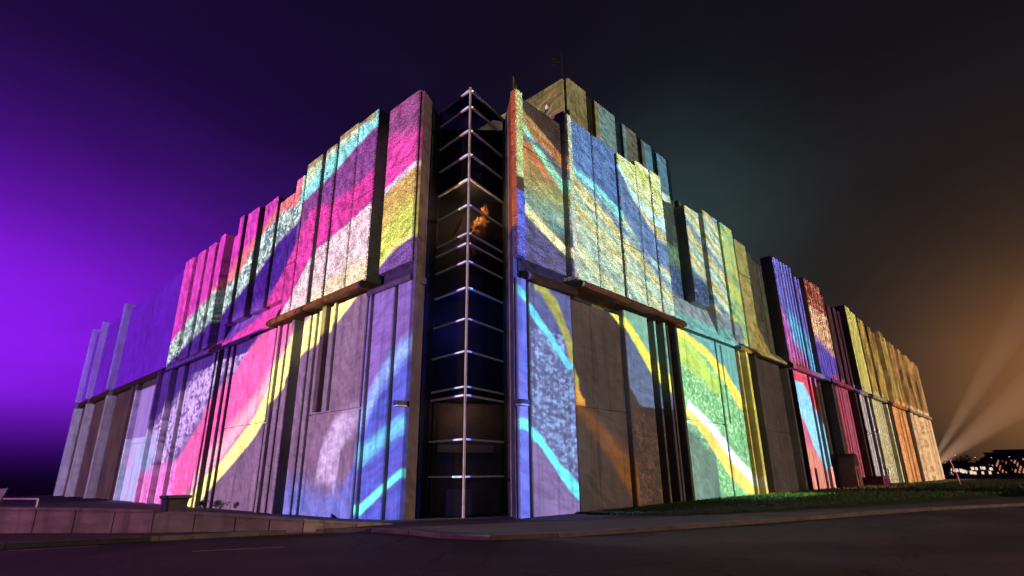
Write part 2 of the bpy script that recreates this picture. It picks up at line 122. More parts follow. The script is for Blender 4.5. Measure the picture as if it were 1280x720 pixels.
LAYERS_FAR = [
 ((64, 46, 34), (54, 38, 30), 'cloud', 0.5, None, None, None, None, 's', 0.17, 0.12, 1.0),
 ((70, 58, 44), (96, 70, 40), 'streakv', 0.5, None, None, (30, 37), None, 's', 0.17, 0.12, 1.0),
 ((80, 104, 205), (150, 100, 190), 'streakv', 0.6, None, None, (36, 44.5), (10.5, 25), 's', 0.17, 0.12, 1.0),
 ((196, 100, 180), (170, 90, 190), 'streakv', 0.6, [(35.0, 5.0), (46.0, 5.0)], [(36.04, 16.26), (38.06, 13.37), (41.5, 11.71)], (36, 44.5), (9, 25), 's', 0.6, 0.12, 1.0),
 ((96, 180, 226), (80, 120, 220), 'streakv', 0.6, [(36.07, 13.37), (40.51, 11.94), (43.89, 9.78)], [(37.2, 15.77), (42.09, 14.86), (45.66, 12.71)], (38, 50), (10, 25), 's', 0.5, 0.12, 1.0),
 ((110, 44, 34), (214, 120, 90), 'spark', 0.9, None, None, (44.2, 53), (12, 25), 's', 0.17, 0.12, 1.0),
 ((240, 190, 140), (160, 60, 50), 'spark', 0.9, None, None, (45, 54), (13, 17.5), 's', 1.0, 0.12, 1.0),
 ((80, 80, 200), (120, 60, 150), 'streakv', 0.9, [(40.0, 5.0), (60.0, 5.0)], [(42.32, 15.3), (46.47, 14.04), (53.98, 12.63)], (45, 58), (10, 25), 's', 0.8, 0.12, 1.0),
 ((84, 44, 52), (64, 40, 50), 'streakv', 0.8, None, None, (53.5, 60.5), (10.5, 25), 's', 0.17, 0.12, 1.0),
 ((206, 160, 60), (70, 44, 18), 'streakv', 1.0, None, None, (60.5, 110), (10.4, 25), 's', 0.17, 0.12, 1.0),
 ((214, 196, 84), (130, 110, 40), 'streakv', 0.6, None, None, (60.5, 66), (10.4, 25), 's', 0.17, 0.12, 1.0),
 ((190, 132, 56), (60, 38, 20), 'streakv', 1.0, None, None, (84, 110), (10.4, 25), 's', 0.17, 0.12, 1.0),
 ((190, 90, 130), (150, 50, 70), 'streakv', 0.6, None, None, (36.6, 41.0), (-1, 11), 's', 0.17, 0.12, 1.0),
 ((210, 44, 60), (180, 60, 90), 'mottle', 0.5, [(39.57, 8.25), (41.37, 5.63), (44.43, 2.98)], [(40.41, 9.75), (43.97, 7.94), (47.0, 4.83)], (36.6, 42), (3, 11), 's', 0.5, 0.12, 1.0),
 ((110, 176, 214), (140, 200, 220), 'spark', 0.8, [(37.32, 6.05), (39.01, 3.53), (41.15, 1.62), (43.0, 0.16)], [(39.05, 9.24), (41.05, 6.99), (43.89, 4.01), (44.27, 0.93)], (36.0, 48), (-1, 9), 's', 0.3, 0.12, 1.0),
 ((200, 120, 110), (150, 80, 60), 'streakv', 0.7, [(30.0, -4.0), (50.0, -4.0)], [(38.13, 3.83), (41.23, 1.75)], (36.0, 47), (-1, 4), 's', 0.4, 0.12, 1.0),
 ((176, 64, 72), (120, 70, 130), 'spark', 0.6, None, None, (49, 55), (-1, 11), 's', 0.17, 0.12, 1.0),
 ((190, 170, 170), (110, 80, 70), 'spark', 0.7, None, None, (58.5, 62), (-1, 11), 's', 0.17, 0.12, 1.0),
 ((180, 160, 90), (220, 200, 180), 'spark', 0.6, None, None, (64.5, 72), (-1, 11), 's', 0.17, 0.12, 1.0),
 ((214, 120, 36), (246, 190, 120), 'spark', 0.6, None, None, (76, 86), (-1, 11), 's', 0.17, 0.12, 1.0),
 ((226, 176, 120), (130, 70, 34), 'spark', 0.7, None, None, (88, 110), (-1, 11), 's', 0.17, 0.12, 1.0),
 ((72, 50, 38), (60, 42, 34), 'cloud', 0.5, None, None, (30, 150), (-9, -0.15), 's', 0.17, 0.12, 1.0),  # added spill for the ground at the far end
]


# ------------------------------------------------------------------ helpers
def lin(c):
    return tuple(((v/255)/12.92 if v/255 <= .04045 else ((v/255+.055)/1.055)**2.4) for v in c)

def new_bm(): return bmesh.new()

def add_box(bm, x0, x1, y0, y1, z0, z1, ch=0.0):
    """box; ch chamfers the vertical edges"""
    if x0 > x1: x0, x1 = x1, x0
    if y0 > y1: y0, y1 = y1, y0
    if ch <= 0:
        ring = [(x0,y0),(x1,y0),(x1,y1),(x0,y1)]
    else:
        ch = min(ch, (x1-x0)*.3, (y1-y0)*.3)
        ring = [(x0+ch,y0),(x1-ch,y0),(x1,y0+ch),(x1,y1-ch),(x1-ch,y1),(x0+ch,y1),(x0,y1-ch),(x0,y0+ch)]
    add_prism(bm, ring, z0, z1)

def add_prism(bm, ring, z0, z1):
    zs0 = z0 if isinstance(z0,(list,tuple)) else [z0]*len(ring)
    zs1 = z1 if isinstance(z1,(list,tuple)) else [z1]*len(ring)
    a = [bm.verts.new((p[0],p[1],z)) for p,z in zip(ring,zs0)]
    b = [bm.verts.new((p[0],p[1],z)) for p,z in zip(ring,zs1)]
    n = len(ring)
    for i in range(n):
        j = (i+1)%n
        bm.faces.new((a[i],a[j],b[j],b[i]))
    bm.faces.new(list(reversed(a))); bm.faces.new(b)

def add_tube(bm, p0, p1, r0, r1=None, n=8):
    r1 = r0 if r1 is None else r1
    p0, p1 = Vector(p0), Vector(p1); d = (p1-p0).normalized()
    u = d.orthogonal().normalized(); v = d.cross(u)
    A, B = [], []
    for i in range(n):
        t = 2*math.pi*i/n; o = u*math.cos(t)+v*math.sin(t)
        A.append(bm.verts.new(p0+o*r0)); B.append(bm.verts.new(p1+o*r1))
    for i in range(n):
        j=(i+1)%n; bm.faces.new((A[i],A[j],B[j],B[i]))
    bm.faces.new(list(reversed(A))); bm.faces.new(B)

def obj(name, bm, mat, parent=None, smooth=False):
    bmesh.ops.recalc_face_normals(bm, faces=bm.faces[:])
    me = bpy.data.meshes.new(name); bm.to_mesh(me); bm.free()
    o = bpy.data.objects.new(name, me); COL.objects.link(o)
    if mat: me.materials.append(mat)
    if smooth:
        for p in me.polygons: p.use_smooth = True
    if parent: o.parent = parent
    return o

def thing(name, label, cat, loc=(0,0,0), rz=0, group=None):
    o = bpy.data.objects.new(name, None); COL.objects.link(o)
    o.location = loc; o.rotation_euler = (0,0,rz)
    o['label'] = label; o['category'] = cat
    if group: o['group'] = group
    o.empty_display_size = .3
    return o

def tag(o, label, cat, group=None):
    o['label'] = label; o['category'] = cat
    if group: o['group'] = group
    return o

# ------------------------------------------------------------------ materials
class NT:
    def __init__(s, nt): s.nt = nt; s.n = nt.nodes; s.l = nt.links
    def new(s, t, **k):
        nd = s.n.new(t)
        for a, v in k.items(): setattr(nd, a, v)
        return nd
    def plug(s, sock, v):
        if v is None: return
        if isinstance(v, bpy.types.NodeSocket): s.l.new(v, sock)
        elif isinstance(v, (tuple, list)):
            sock.default_value = (*v, 1.0) if (len(v) == 3 and len(sock.default_value) == 4) else v
        else: sock.default_value = v
    def math(s, op, a, b=None, c=None, clamp=False):
        nd = s.new('ShaderNodeMath', operation=op, use_clamp=clamp)
        s.plug(nd.inputs[0], a); s.plug(nd.inputs[1], b); s.plug(nd.inputs[2], c)
        return nd.outputs[0]
    def mix(s, f, a, b, blend='MIX'):
        nd = s.new('ShaderNodeMix', data_type='RGBA', blend_type=blend)
        s.plug(nd.inputs[0], f); s.plug(nd.inputs[6], a); s.plug(nd.inputs[7], b)
        return nd.outputs[2]
    def vec(s, x, y, z):
        nd = s.new('ShaderNodeCombineXYZ')
        for i, v in enumerate((x,y,z)): s.plug(nd.inputs[i], v)
        return nd.outputs[0]
    def sep(s, v):
        nd = s.new('ShaderNodeSeparateXYZ'); s.plug(nd.inputs[0], v); return nd.outputs
    def noise(s, v, scale, detail=3, rough=.55, dist=0, out=0):
        nd = s.new('ShaderNodeTexNoise')
        s.plug(nd.inputs['Vector'], v); nd.inputs['Scale'].default_value = scale
        nd.inputs['Detail'].default_value = detail; nd.inputs['Roughness'].default_value = rough
        nd.inputs['Distortion'].default_value = dist
        return nd.outputs[out]
    def vmul(s, v, k):
        nd = s.new('ShaderNodeVectorMath', operation='MULTIPLY'); s.plug(nd.inputs[0], v); nd.inputs[1].default_value = k
        return nd.outputs[0]
    def sstep(s, v, lo, hi, a=0., b=1.):
        nd = s.new('ShaderNodeMapRange', interpolation_type='SMOOTHSTEP')
        s.plug(nd.inputs[0], v)
        for i, q in enumerate((lo,hi,a,b)): s.plug(nd.inputs[i+1], q)
        return nd.outputs[0]
    def lstep(s, v, lo, hi, a=0., b=1.):
        nd = s.new('ShaderNodeMapRange', interpolation_type='LINEAR')
        s.plug(nd.inputs[0], v)
        for i, q in enumerate((lo,hi,a,b)): s.plug(nd.inputs[i+1], q)
        return nd.outputs[0]

def material(name, base, base2=None, rough=.8, scale=1.0, detail=5, bump=.0, bscale=None, metal=0, stain=0, emit=None, estr=0, spec=None, extra=None):
    m = bpy.data.materials.new(name); m.use_nodes = True
    T = NT(m.node_tree); T.n.clear()
    out = T.new('ShaderNodeOutputMaterial'); p = T.new('ShaderNodeBsdfPrincipled')
    T.l.new(p.outputs[0], out.inputs[0])
    tc = T.new('ShaderNodeTexCoord').outputs['Object']
    geo = T.new('ShaderNodeNewGeometry').outputs['Position']
    b2 = base2 or tuple(v*.7 for v in base)
    n = T.noise(geo, scale, detail, .6)
    col = T.mix(T.sstep(n, .3, .7), base, b2)
    if stain:
        st = T.noise(T.vmul(geo, (2.2,2.2,.12)), 1.0, 4, .65)
        col = T.mix(T.math('MULTIPLY', T.sstep(st, .48, .72), stain), col, tuple(v*.35 for v in base))
    p.inputs['Roughness'].default_value = rough; p.inputs['Metallic'].default_value = metal
    if spec is not None: p.inputs['Specular IOR Level'].default_value = spec
    h = None
    if extra: col, h = extra(T, geo, col)
    T.plug(p.inputs['Base Color'], col)
    if bump:
        bn = T.noise(geo, bscale or scale*6, 4, .7)
        if h is not None: bn = T.math('ADD', T.math('MULTIPLY', bn, .5), h)
        bp = T.new('ShaderNodeBump'); bp.inputs['Strength'].default_value = bump; bp.inputs['Distance'].default_value = .06
        T.plug(bp.inputs['Height'], bn); T.l.new(bp.outputs[0], p.inputs['Normal'])
    if emit:
        p.inputs['Emission Color'].default_value = (*emit,1); p.inputs['Emission Strength'].default_value = estr
    return m

def rough_panel(T, geo, col):
    # bush-hammered precast concrete: broken ribs and pits, small colour change in the pits
    v = T.new('ShaderNodeTexVoronoi', feature='DISTANCE_TO_EDGE'); T.plug(v.inputs['Vector'], T.vmul(geo, (1,1,1.5))); v.inputs['Scale'].default_value = 5.5
    e = T.sstep(v.outputs[0], 0.0, .16)
    n = T.noise(geo, 9, 4, .7)
    h = T.math('ADD', T.math('MULTIPLY', e, .7), T.math('MULTIPLY', n, .9))
    return T.mix(T.math('MULTIPLY', T.math('SUBTRACT', 1.0, e), .30), col, (.10,.095,.09)), h

def smooth_panel(T, geo, col):
    xyz = T.sep(geo)
    s = T.math('SUBTRACT', xyz[0], xyz[1])
    brd = T.math('PINGPONG', T.math('MULTIPLY', s, 1.0), .15)      # 0.3 m form boards
    e = T.sstep(brd, 0.0, .012)
    z = T.math('PINGPONG', xyz[2], .75); e2 = T.sstep(z, 0.0, .010)
    h = T.math('MULTIPLY', T.math('ADD', e, e2), .25)
    return T.mix(T.math('MULTIPLY', T.math('SUBTRACT', 1.0, e), .4), col, (.14,.13,.12)), h

M_ROUGH = material('rough_concrete', (.42,.41,.39), (.33,.32,.31), .85, .8, bump=.9, bscale=14, stain=.45, extra=rough_panel)
M_SMOOTH = material('board_marked_concrete', (.40,.385,.36), (.31,.30,.285), .8, .45, bump=.35, bscale=10, stain=.7, extra=smooth_panel)
M_FIN = material('fin_concrete', (.42,.41,.38), (.30,.29,.28), .8, 1.4, bump=.5, bscale=9, stain=.6)
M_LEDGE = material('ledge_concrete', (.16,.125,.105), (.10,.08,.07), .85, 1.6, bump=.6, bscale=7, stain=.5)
M_DARK = material('dark_recess_shade', (.020,.019,.021), (.012,.012,.013), .6, 1.0)  # near-black colour puts deep shade into the facade slots
M_RETURN = material('weathered_return_wall', (.15,.125,.11), (.09,.075,.066), .85, .9, bump=.3, bscale=8, stain=.8)
M_ALU = material('pale_aluminium', (.78,.76,.75), (.66,.64,.64), .5, 6, metal=.1)
M_MULLION = material('dull_steel', (.38,.35,.35), (.28,.26,.26), .6, 3)
M_DARKMETAL = material('dark_metal', (.05,.05,.055), (.03,.03,.035), .5, 4, metal=.5)
def cracked(T, geo, col):
    v = T.new('ShaderNodeTexVoronoi', feature='DISTANCE_TO_EDGE'); v.inputs['Scale'].default_value = .33
    wn = T.noise(geo, 1.3, 4, .6, out=1)
    ad = T.new('ShaderNodeVectorMath', operation='MULTIPLY_ADD'); T.plug(ad.inputs[0], wn); ad.inputs[1].default_value = (1.1,1.1,0); T.plug(ad.inputs[2], geo)
    T.plug(v.inputs['Vector'], ad.outputs[0])
    e = T.sstep(v.outputs[0], .0, .012, 1., 0.)
    pt = T.sstep(T.noise(geo, .18, 2, .4), .52, .545)
    sp = T.sstep(T.noise(geo, 38, 2, .8), .52, .72)
    c = T.mix(T.math('MULTIPLY', pt, .45), col, (.022,.018,.018))
    c = T.mix(T.math('MULTIPLY', sp, .5), c, (.16,.13,.12))
    return T.mix(T.math('MULTIPLY', e, .85), c, (.008,.007,.007)), T.math('MULTIPLY', e, -1.0)
M_ASPHALT = material('asphalt', (.070,.052,.046), (.040,.031,.029), .78, .35, detail=8, bump=.5, bscale=60, spec=.22, extra=cracked)
M_PAVE = material('pavement_concrete', (.078,.066,.058), (.048,.042,.038), .9, .6, detail=7, bump=.4, bscale=30)
M_KERB = material('kerb_stone', (.16,.15,.14), (.10,.095,.09), .8, 3, bump=.3)
M_EARTH = material('dark_ground', (.030,.027,.022), (.018,.018,.014), .95, .2, detail=8, bump=.5, bscale=5)
M_LAWN = material('lawn_soil', (.024,.040,.014), (.014,.026,.010), .95, .7, detail=8, bump=.6, bscale=20)
M_GRASS = material('grass_blade', (.060,.125,.034), (.035,.075,.020), .7, 3)
M_WALLC = material('low_wall_concrete', (.34,.29,.28), (.22,.19,.18), .85, 1.5, bump=.5, bscale=12, stain=.7)
M_BLACK = material('black_plastic', (.007,.007,.007), (.004,.004,.005), .55, 5)
M_BARK = material('bark', (.06,.045,.03), (.03,.025,.02), .9, 4, bump=.5)
M_LEAF = material('night_leaf', (.05,.075,.03), (.03,.04,.02), .7, 3)
M_CITYWALL = material('town_wall', (.30,.20,.16), (.2,.13,.1), .85, .2)
M_CITYROOF = material('town_roof', (.10,.06,.05), (.07,.04,.035), .9, .3)
M_LIT = material('lit_window_warm', (.5,.4,.3), None, .5, 1, emit=(1,.42,.24), estr=.6)
M_LITW = material('lit_window_white', (.7,.7,.7), None, .5, 1, emit=(1,.82,.62), estr=.9)
M_ORANGE = material('amber_curtain', (.62,.30,.08), (.45,.16,.03), .8, 2.5, detail=6)
M_INT = material('interior_timber', (.30,.21,.12), (.2,.13,.07), .6, 1.5)
M_INTP = material('interior_pale', (.6,.5,.34), (.5,.4,.26), .6, 1.5)
M_BANNER = material('banner_cloth', (.40,.30,.62), (.30,.2,.55), .7, 2)
M_YELLOW = material('yellow_glint_and_paint', (.62,.42,.06), (.3,.2,.05), .6, 4)  # shared by the painted glint and the faint yellow road line
M_WHITE = material('white_panel', (.75,.76,.8), (.6,.62,.7), .5, 3)
M_BRONZE = material('brown_porch', (.20,.09,.06), (.12,.06,.04), .6, 2)

# glazing of the stair tower
M_GLASS = bpy.data.materials.new('dark_glazing'); M_GLASS.use_nodes = True
T = NT(M_GLASS.node_tree); T.n.clear()
out = T.new('ShaderNodeOutputMaterial')
tr = T.new('ShaderNodeBsdfTransparent'); tr.inputs[0].default_value = (.60,.62,.74,1)
gl = T.new('ShaderNodeBsdfGlossy'); gl.inputs['Roughness'].default_value = .06; gl.inputs[0].default_value = (.75,.78,.9,1)
fr = T.new('ShaderNodeLayerWeight'); fr.inputs[0].default_value = .5
wv = T.noise(T.new('ShaderNodeNewGeometry').outputs['Position'], .9, 2)
bp = T.new('ShaderNodeBump'); bp.inputs['Strength'].default_value = .06; bp.inputs['Distance'].default_value = .1
T.plug(bp.inputs['Height'], wv); T.l.new(bp.outputs[0], gl.inputs['Normal'])
mx = T.new('ShaderNodeMixShader'); T.plug(mx.inputs[0], T.math('ADD', T.math('MULTIPLY', T.math('POWER', fr.outputs['Facing'], 4.0), .6), .05))
T.l.new(tr.outputs[0], mx.inputs[1]); T.l.new(gl.outputs[0], mx.inputs[2]); T.l.new(mx.outputs[0], out.inputs[0])

# ------------------------------------------------------------------ the building
BUILD = thing('concrete_building', 'huge concrete building with ribbed panel facades lit by coloured projections, glass corner tower', 'building')
# side: 'R' facade runs along +X (outward -Y); 'L' facade runs along +Y (outward -X)
def W(side, s, n, z):
    return (s, -n, z) if side == 'R' else (-n, s, z)

def slab(side, name, s0, s1, n0, n1, z0, z1, mat, ch=.04, slope=0.0, joints=(), ribs=0):
    """vertical slab on a facade; slope tilts the top along s"""
    bm = new_bm()
    c = min(ch, (s1-s0)*.25)
    ring = [(s0,n0),(s0,n1-c),(s0+c,n1),(s1-c,n1),(s1,n1-c),(s1,n0)]
    if ribs:                                   # raised vertical ribs cast on the slab face
        ring = [(s0,n0),(s0,n1)]; wd = (s1-s0)/ribs; rr = random.Random(int(s0*100))
        for i in range(ribs):
            a = s0+wd*i; dd = rr.uniform(.10,.34)
            if i: ring.append((a+.02, n1-dd))
            ring += [(a+wd*rr.uniform(.12,.3)+.03, n1-dd), (a+wd*rr.uniform(.38,.5)+.03, n1), (a+wd*.93, n1)]
            if i < ribs-1: ring.append((a+wd, n1-dd*.5))
        ring += [(s1,n1-.02),(s1,n0)]
    lo = [W(side,s,n,z0) for s,n in ring]
    pts = [(p[0],p[1]) for p in lo]
    zt = [z1 + slope*(s-s0) for s,n in ring]
    segs = [z0] + list(joints) + [None]
    if not joints:
        add_prism(bm, pts, z0, zt)
    else:
        prev = z0
        for j in joints:
            add_prism(bm, pts, prev, j-.03)
            inner = [(W(side,s,min(n,n1-.10),0)[0], W(side,s,min(n,n1-.10),0)[1]) for s,n in ring]
            add_prism(bm, inner, j-.03+.001, j+.03-.001)
            prev = j+.03
        add_prism(bm, pts, prev, zt)
    o = obj(name, bm, mat, BUILD)
    return o

# core volume behind the panels, with the notch that holds the stair tower
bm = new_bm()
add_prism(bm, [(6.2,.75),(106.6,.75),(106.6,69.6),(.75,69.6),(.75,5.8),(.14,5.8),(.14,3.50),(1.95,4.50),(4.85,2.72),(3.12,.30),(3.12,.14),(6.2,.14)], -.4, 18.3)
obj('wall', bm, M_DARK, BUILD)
bm = new_bm(); add_prism(bm, [(4.4,1.9),(106,1.9),(106,69),(1.9,69),(1.9,4.4)], 18.3, 18.5); obj('roof', bm, M_EARTH, BUILD)

ROUGH, SM = M_ROUGH, M_SMOOTH
def jit(a): return random.uniform(-a, a)

# ---- upper storey slabs : (s0, s1, ztop, n_out)
up_common_far = [(36.3,38.9,20.1,.55),(39.05,41.5,20.25,.5),(42.6,44.2,19.8,.35),(45.1,47.6,20.3,.55),(47.75,50.6,20.45,.5),
                 (51.0,52.2,19.9,.35),(53.6,55.2,19.4,.2),(56.0,57.4,19.5,.2),(58.0,58.9,19.5,.2)]
upR = [(2.62,3.12,18.85,.62),(3.26,6.2,18.75,.42),(6.34,6.86,19.5,.66),(6.98,8.82,19.4,.5),(8.9,11.1,19.45,.5),(11.34,13.35,19.4,.52),
       (13.42,15.0,19.75,.52),(15.22,16.5,19.9,.5),
       (16.95,18.5,18.9,-.1),(18.7,19.4,19.2,-.2),(19.95,22.0,19.25,.38),(22.7,25.1,19.8,.45),(25.65,27.8,19.85,.45),(28.25,30.4,19.2,.40),
       (30.9,32.3,19.2,.1),(32.5,33.9,19.0,-.1),(34.5,35.4,19.0,-.2)] + up_common_far + [
       (60.3,62.4,20.6,.6),(62.6,65.6,20.4,.5),(65.8,68.4,20.2,.6),(68.7,70.4,20.1,.35),(71.2,73.0,20.1,.5),(73.5,76.2,19.9,.3),
       (78.0,80.0,20.6,.6),(80.7,82.8,20.3,.4),(83.4,85.2,20.0,.6),(86.6,88.4,20.1,.4),(89.4,91.6,19.8,.6),(92.8,94.6,20.0,.3),(95.6,97.8,19.7,.6),(98.9,101.0,19.6,.4),(102.1,103.8,19.4,.6),(104.7,106.9,19.2,.5)]
upL = [(3.42,5.92,19.3,.0),
       (7.02,8.86,20.05,.0),(8.94,10.95,20.15,.0),(11.22,12.42,19.85,.0),(12.92,14.72,19.95,.0),(15.0,16.1,19.4,-.05),
       (16.3,18.3,18.7,-.1),(18.85,20.75,19.4,-.1),(21.6,23.5,19.6,.0),(24.0,24.7,19.75,.1),(24.8,25.9,18.6,-.1),(27.3,28.3,19.3,.1),(28.6,29.2,18.8,-.15),
       (29.5,31.0,19.3,.0),(31.8,33.5,19.4,.0),(34.6,36.6,19.45,.0),(36.9,45.0,19.1,-.15),(45.2,54.0,19.1,-.15),(54.2,54.9,19.6,.45),(55.0,63.7,19.0,-.1),(63.9,64.6,19.5,.45),(64.7,68.8,19.0,.0),(69.0,69.7,19.5,.45)]
for side, lst in (('R', upR), ('L', upL)):
    for i, (s0, s1, zt, n1) in enumerate(lst):
        off = .0 if side == 'R' else .08
        n1 = n1 + off - (.35 if side == 'R' else 0) + .05
        zb = 10.42
        if side == 'L' and 16.2 < s0 < 24.75: zb = 11.6
        if side == 'R' and 16.9 < s0 < 20: zb = 12.2
        slab(side, 'facade_panel', s0, s1, (-.78 if s0 > 6.3 else -.13 if s0 > 3.2 else -.01), n1, zb, zt + jit(.06), ROUGH, .05, slope=jit(.015), joints=(zb+(zt-zb)*random.choice((.36,.5,.68)),) if 1.1 < s1-s0 and s0 < 34 and i % 4 == 1 else (), ribs=(0 if s0 < (36 if side == 'R' else 200) else max(2, round((s1-s0)/.75))))
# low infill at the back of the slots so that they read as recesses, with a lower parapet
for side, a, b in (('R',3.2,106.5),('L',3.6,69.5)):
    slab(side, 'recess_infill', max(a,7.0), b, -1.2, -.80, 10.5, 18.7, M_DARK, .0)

# ---- sloped shelves between the overhanging bays
def shelf(side, s0, s1, zf, zb):
    bm = new_bm()
    rings = []
    for s in (s0, s1):
        rings.append([bm.verts.new(W(side,s,n,z)) for n,z in ((.12,zf),(.12,zf+.25),(-.5,zb),(-.79,zb),(-.79,zf))])
    a, b = rings
    for i in range(5):
        j=(i+1)%5; bm.faces.new((a[i],a[j],b[j],b[i]))
    bm.faces.new(a); bm.faces.new(list(reversed(b)))
    return obj('sloped_shelf', bm, M_SMOOTH, BUILD)
shelf('R', 16.9, 26.0, 10.05, 12.3); shelf('L', 16.9, 24.6, 10.05, 11.9)
shelf('L', 27.0, 36.6, 10.05, 11.0); shelf('R', 29.6, 36.0, 10.05, 11.0)

# ---- ledges (overhanging edge beams)
def ledge(side, s0, s1, z0, z1, n1, mat=M_LEDGE):
    bm = new_bm()
    c = .08
    prof = [(-.75,z0),(n1-c,z0),(n1,z0+c),(n1,z1-.18),(n1-.14,z1),(-.75,z1)]
    a = [bm.verts.new(W(side,s0,n,z)) for n,z in prof]; b = [bm.verts.new(W(side,s1,n,z)) for n,z in prof]
    for i in range(6):
        j=(i+1)%6; bm.faces.new((a[i],a[j],b[j],b[i]))
    bm.faces.new(a); bm.faces.new(list(reversed(b)))
    return obj('ledge', bm, mat, BUILD)
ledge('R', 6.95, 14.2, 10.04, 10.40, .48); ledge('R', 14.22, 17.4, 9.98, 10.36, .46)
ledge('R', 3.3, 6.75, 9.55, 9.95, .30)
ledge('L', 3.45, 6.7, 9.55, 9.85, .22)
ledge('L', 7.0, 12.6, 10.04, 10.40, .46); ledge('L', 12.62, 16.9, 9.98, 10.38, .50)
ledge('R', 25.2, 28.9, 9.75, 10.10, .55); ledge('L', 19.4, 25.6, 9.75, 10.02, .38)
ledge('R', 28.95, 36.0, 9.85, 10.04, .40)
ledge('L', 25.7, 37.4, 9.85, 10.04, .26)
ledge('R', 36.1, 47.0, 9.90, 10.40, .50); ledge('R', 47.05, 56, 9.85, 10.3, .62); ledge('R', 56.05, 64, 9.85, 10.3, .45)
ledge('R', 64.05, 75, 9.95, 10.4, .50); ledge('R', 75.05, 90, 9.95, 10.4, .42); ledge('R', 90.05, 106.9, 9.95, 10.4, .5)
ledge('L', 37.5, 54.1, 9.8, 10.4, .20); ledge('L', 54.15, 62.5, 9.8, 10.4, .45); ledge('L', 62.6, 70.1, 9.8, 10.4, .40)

# ---- lower storey : flush wall panels, and clusters of thin fins
loR = [(2.75,3.32,.10,0),(3.58,6.5,.02,0),(6.86,10.95,-.22,1),(11.15,13.55,-.06,0),
       (16.5,21.85,.08,1),(22.1,25.1,.08,0),(28.7,34.2,-.05,1),(36.55,40.6,.15,0),(44.0,46.2,-.3,0),(49.6,54.4,.1,1),(58.6,60.8,.2,0),(64.6,70.2,.15,1),(75.6,79,.2,0),(80.4,81.9,.1,0),(83.2,85.4,.1,0),(88,90.6,.2,1),(92,95.4,.1,1),(98,100.8,.2,0),(102.6,104,.1,0),(105,106.9,.2,0)]
loL = [(3.42,4.40,.02,0),(4.66,6.26,.02,0),(6.95,11.5,-.05,1),(16.3,21.95,.08,1),(25.6,31.2,-.05,1),(32.0,33.6,.0,0),(35.6,36.9,.1,0),(38.0,43.2,-.05,1),(46.4,53.0,-.25,1),(55.2,62.0,-.2,1),(64.4,68.0,-.2,0)]
for side, lst in (('R', loR), ('L', loL)):
    for s0, s1, n1, j in lst:
        slab(side, 'base_panel', s0, s1, (-.78 if s0 > 6.3 else -.13 if s0 > 3.2 else -.01), n1+.02, -.4, 9.84 if not (side=='R' and s0<7) else 9.5, SM if s0 < 43 or side == 'L' else M_ROUGH, .04, joints=(4.5,) if j and s0 < 43 else (), ribs=(0 if s0 < 43 or side == 'L' else max(2, round((s1-s0)/1.0))))
# fin clusters (ribs)
finR = [(14.0,14.16,.12),(14.75,14.95,.30),(15.35,15.5,.18),(15.9,16.12,.42),(25.5,25.62,.2),(26.2,26.4,.45),(26.95,27.1,.25),(27.7,28.0,.50),(35.0,35.3,.3),(36.0,36.3,.4),
        (41.2,41.6,.2),(42.3,42.6,.3),(47.4,47.8,.4),(48.6,48.9,.25),(56.6,56.9,.3),(61.6,62.0,.4),(71.6,72.2,.4),(73.6,74.1,.3),(86.2,86.8,.4),(97.0,97.5,.4),(63.2,63.6,.25)]
finL = [(6.42,6.56,.10),(11.6,12.0,.06),(12.08,12.78,.14),(13.5,13.8,.34),(13.95,14.5,.16),(14.62,15.15,.22),(15.25,15.5,.36),
        (22.2,22.6,.2),(22.8,23.3,.34),(24.1,24.3,.4),(24.45,24.9,.2),(25.05,25.4,.3),(31.5,31.7,.2),(34.0,34.3,.4),(34.9,35.1,.2),(37.2,37.5,.4),(43.8,44.3,.3),(45.2,45.6,.3),(53.6,54.3,.5),(62.8,63.5,.5),(68.9,69.8,.5)]
for side, lst in (('R', finR), ('L', finL)):
    for s0, s1, n1 in lst:
        slab(side, 'fin', s0, s1, -.78, n1, -.4, 9.74, M_FIN, .03)
slab('L', 'fin', 10.35, 10.75, -.04, .22, 4.6, 9.9, M_LEDGE, .03)  # dark strip coloured to stand in for a shaded slot
slab('L', 'fin', 9.6, 9.75, -.04, .12, 4.6, 9.9, M_FIN, .03)
slab('R', 'fin', 22.6, 22.8, .0, .22, 4.6, 9.74, M_FIN, .03)

# return walls of the notch
bm = new_bm(); add_prism(bm, [(0.0,3.22),(.85,3.68),(.85,3.86),(0.0,3.40)], -.4, 19.2); obj('return_wall', bm, M_RETURN, BUILD)
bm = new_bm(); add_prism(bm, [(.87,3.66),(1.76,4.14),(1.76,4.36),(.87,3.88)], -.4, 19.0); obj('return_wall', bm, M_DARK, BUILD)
bm = new_bm(); add_prism(bm, [(2.66,.02),(3.0,.10),(4.72,2.50),(4.55,2.52)], -.4, 18.7); obj('return_wall', bm, M_RETURN, BUILD)

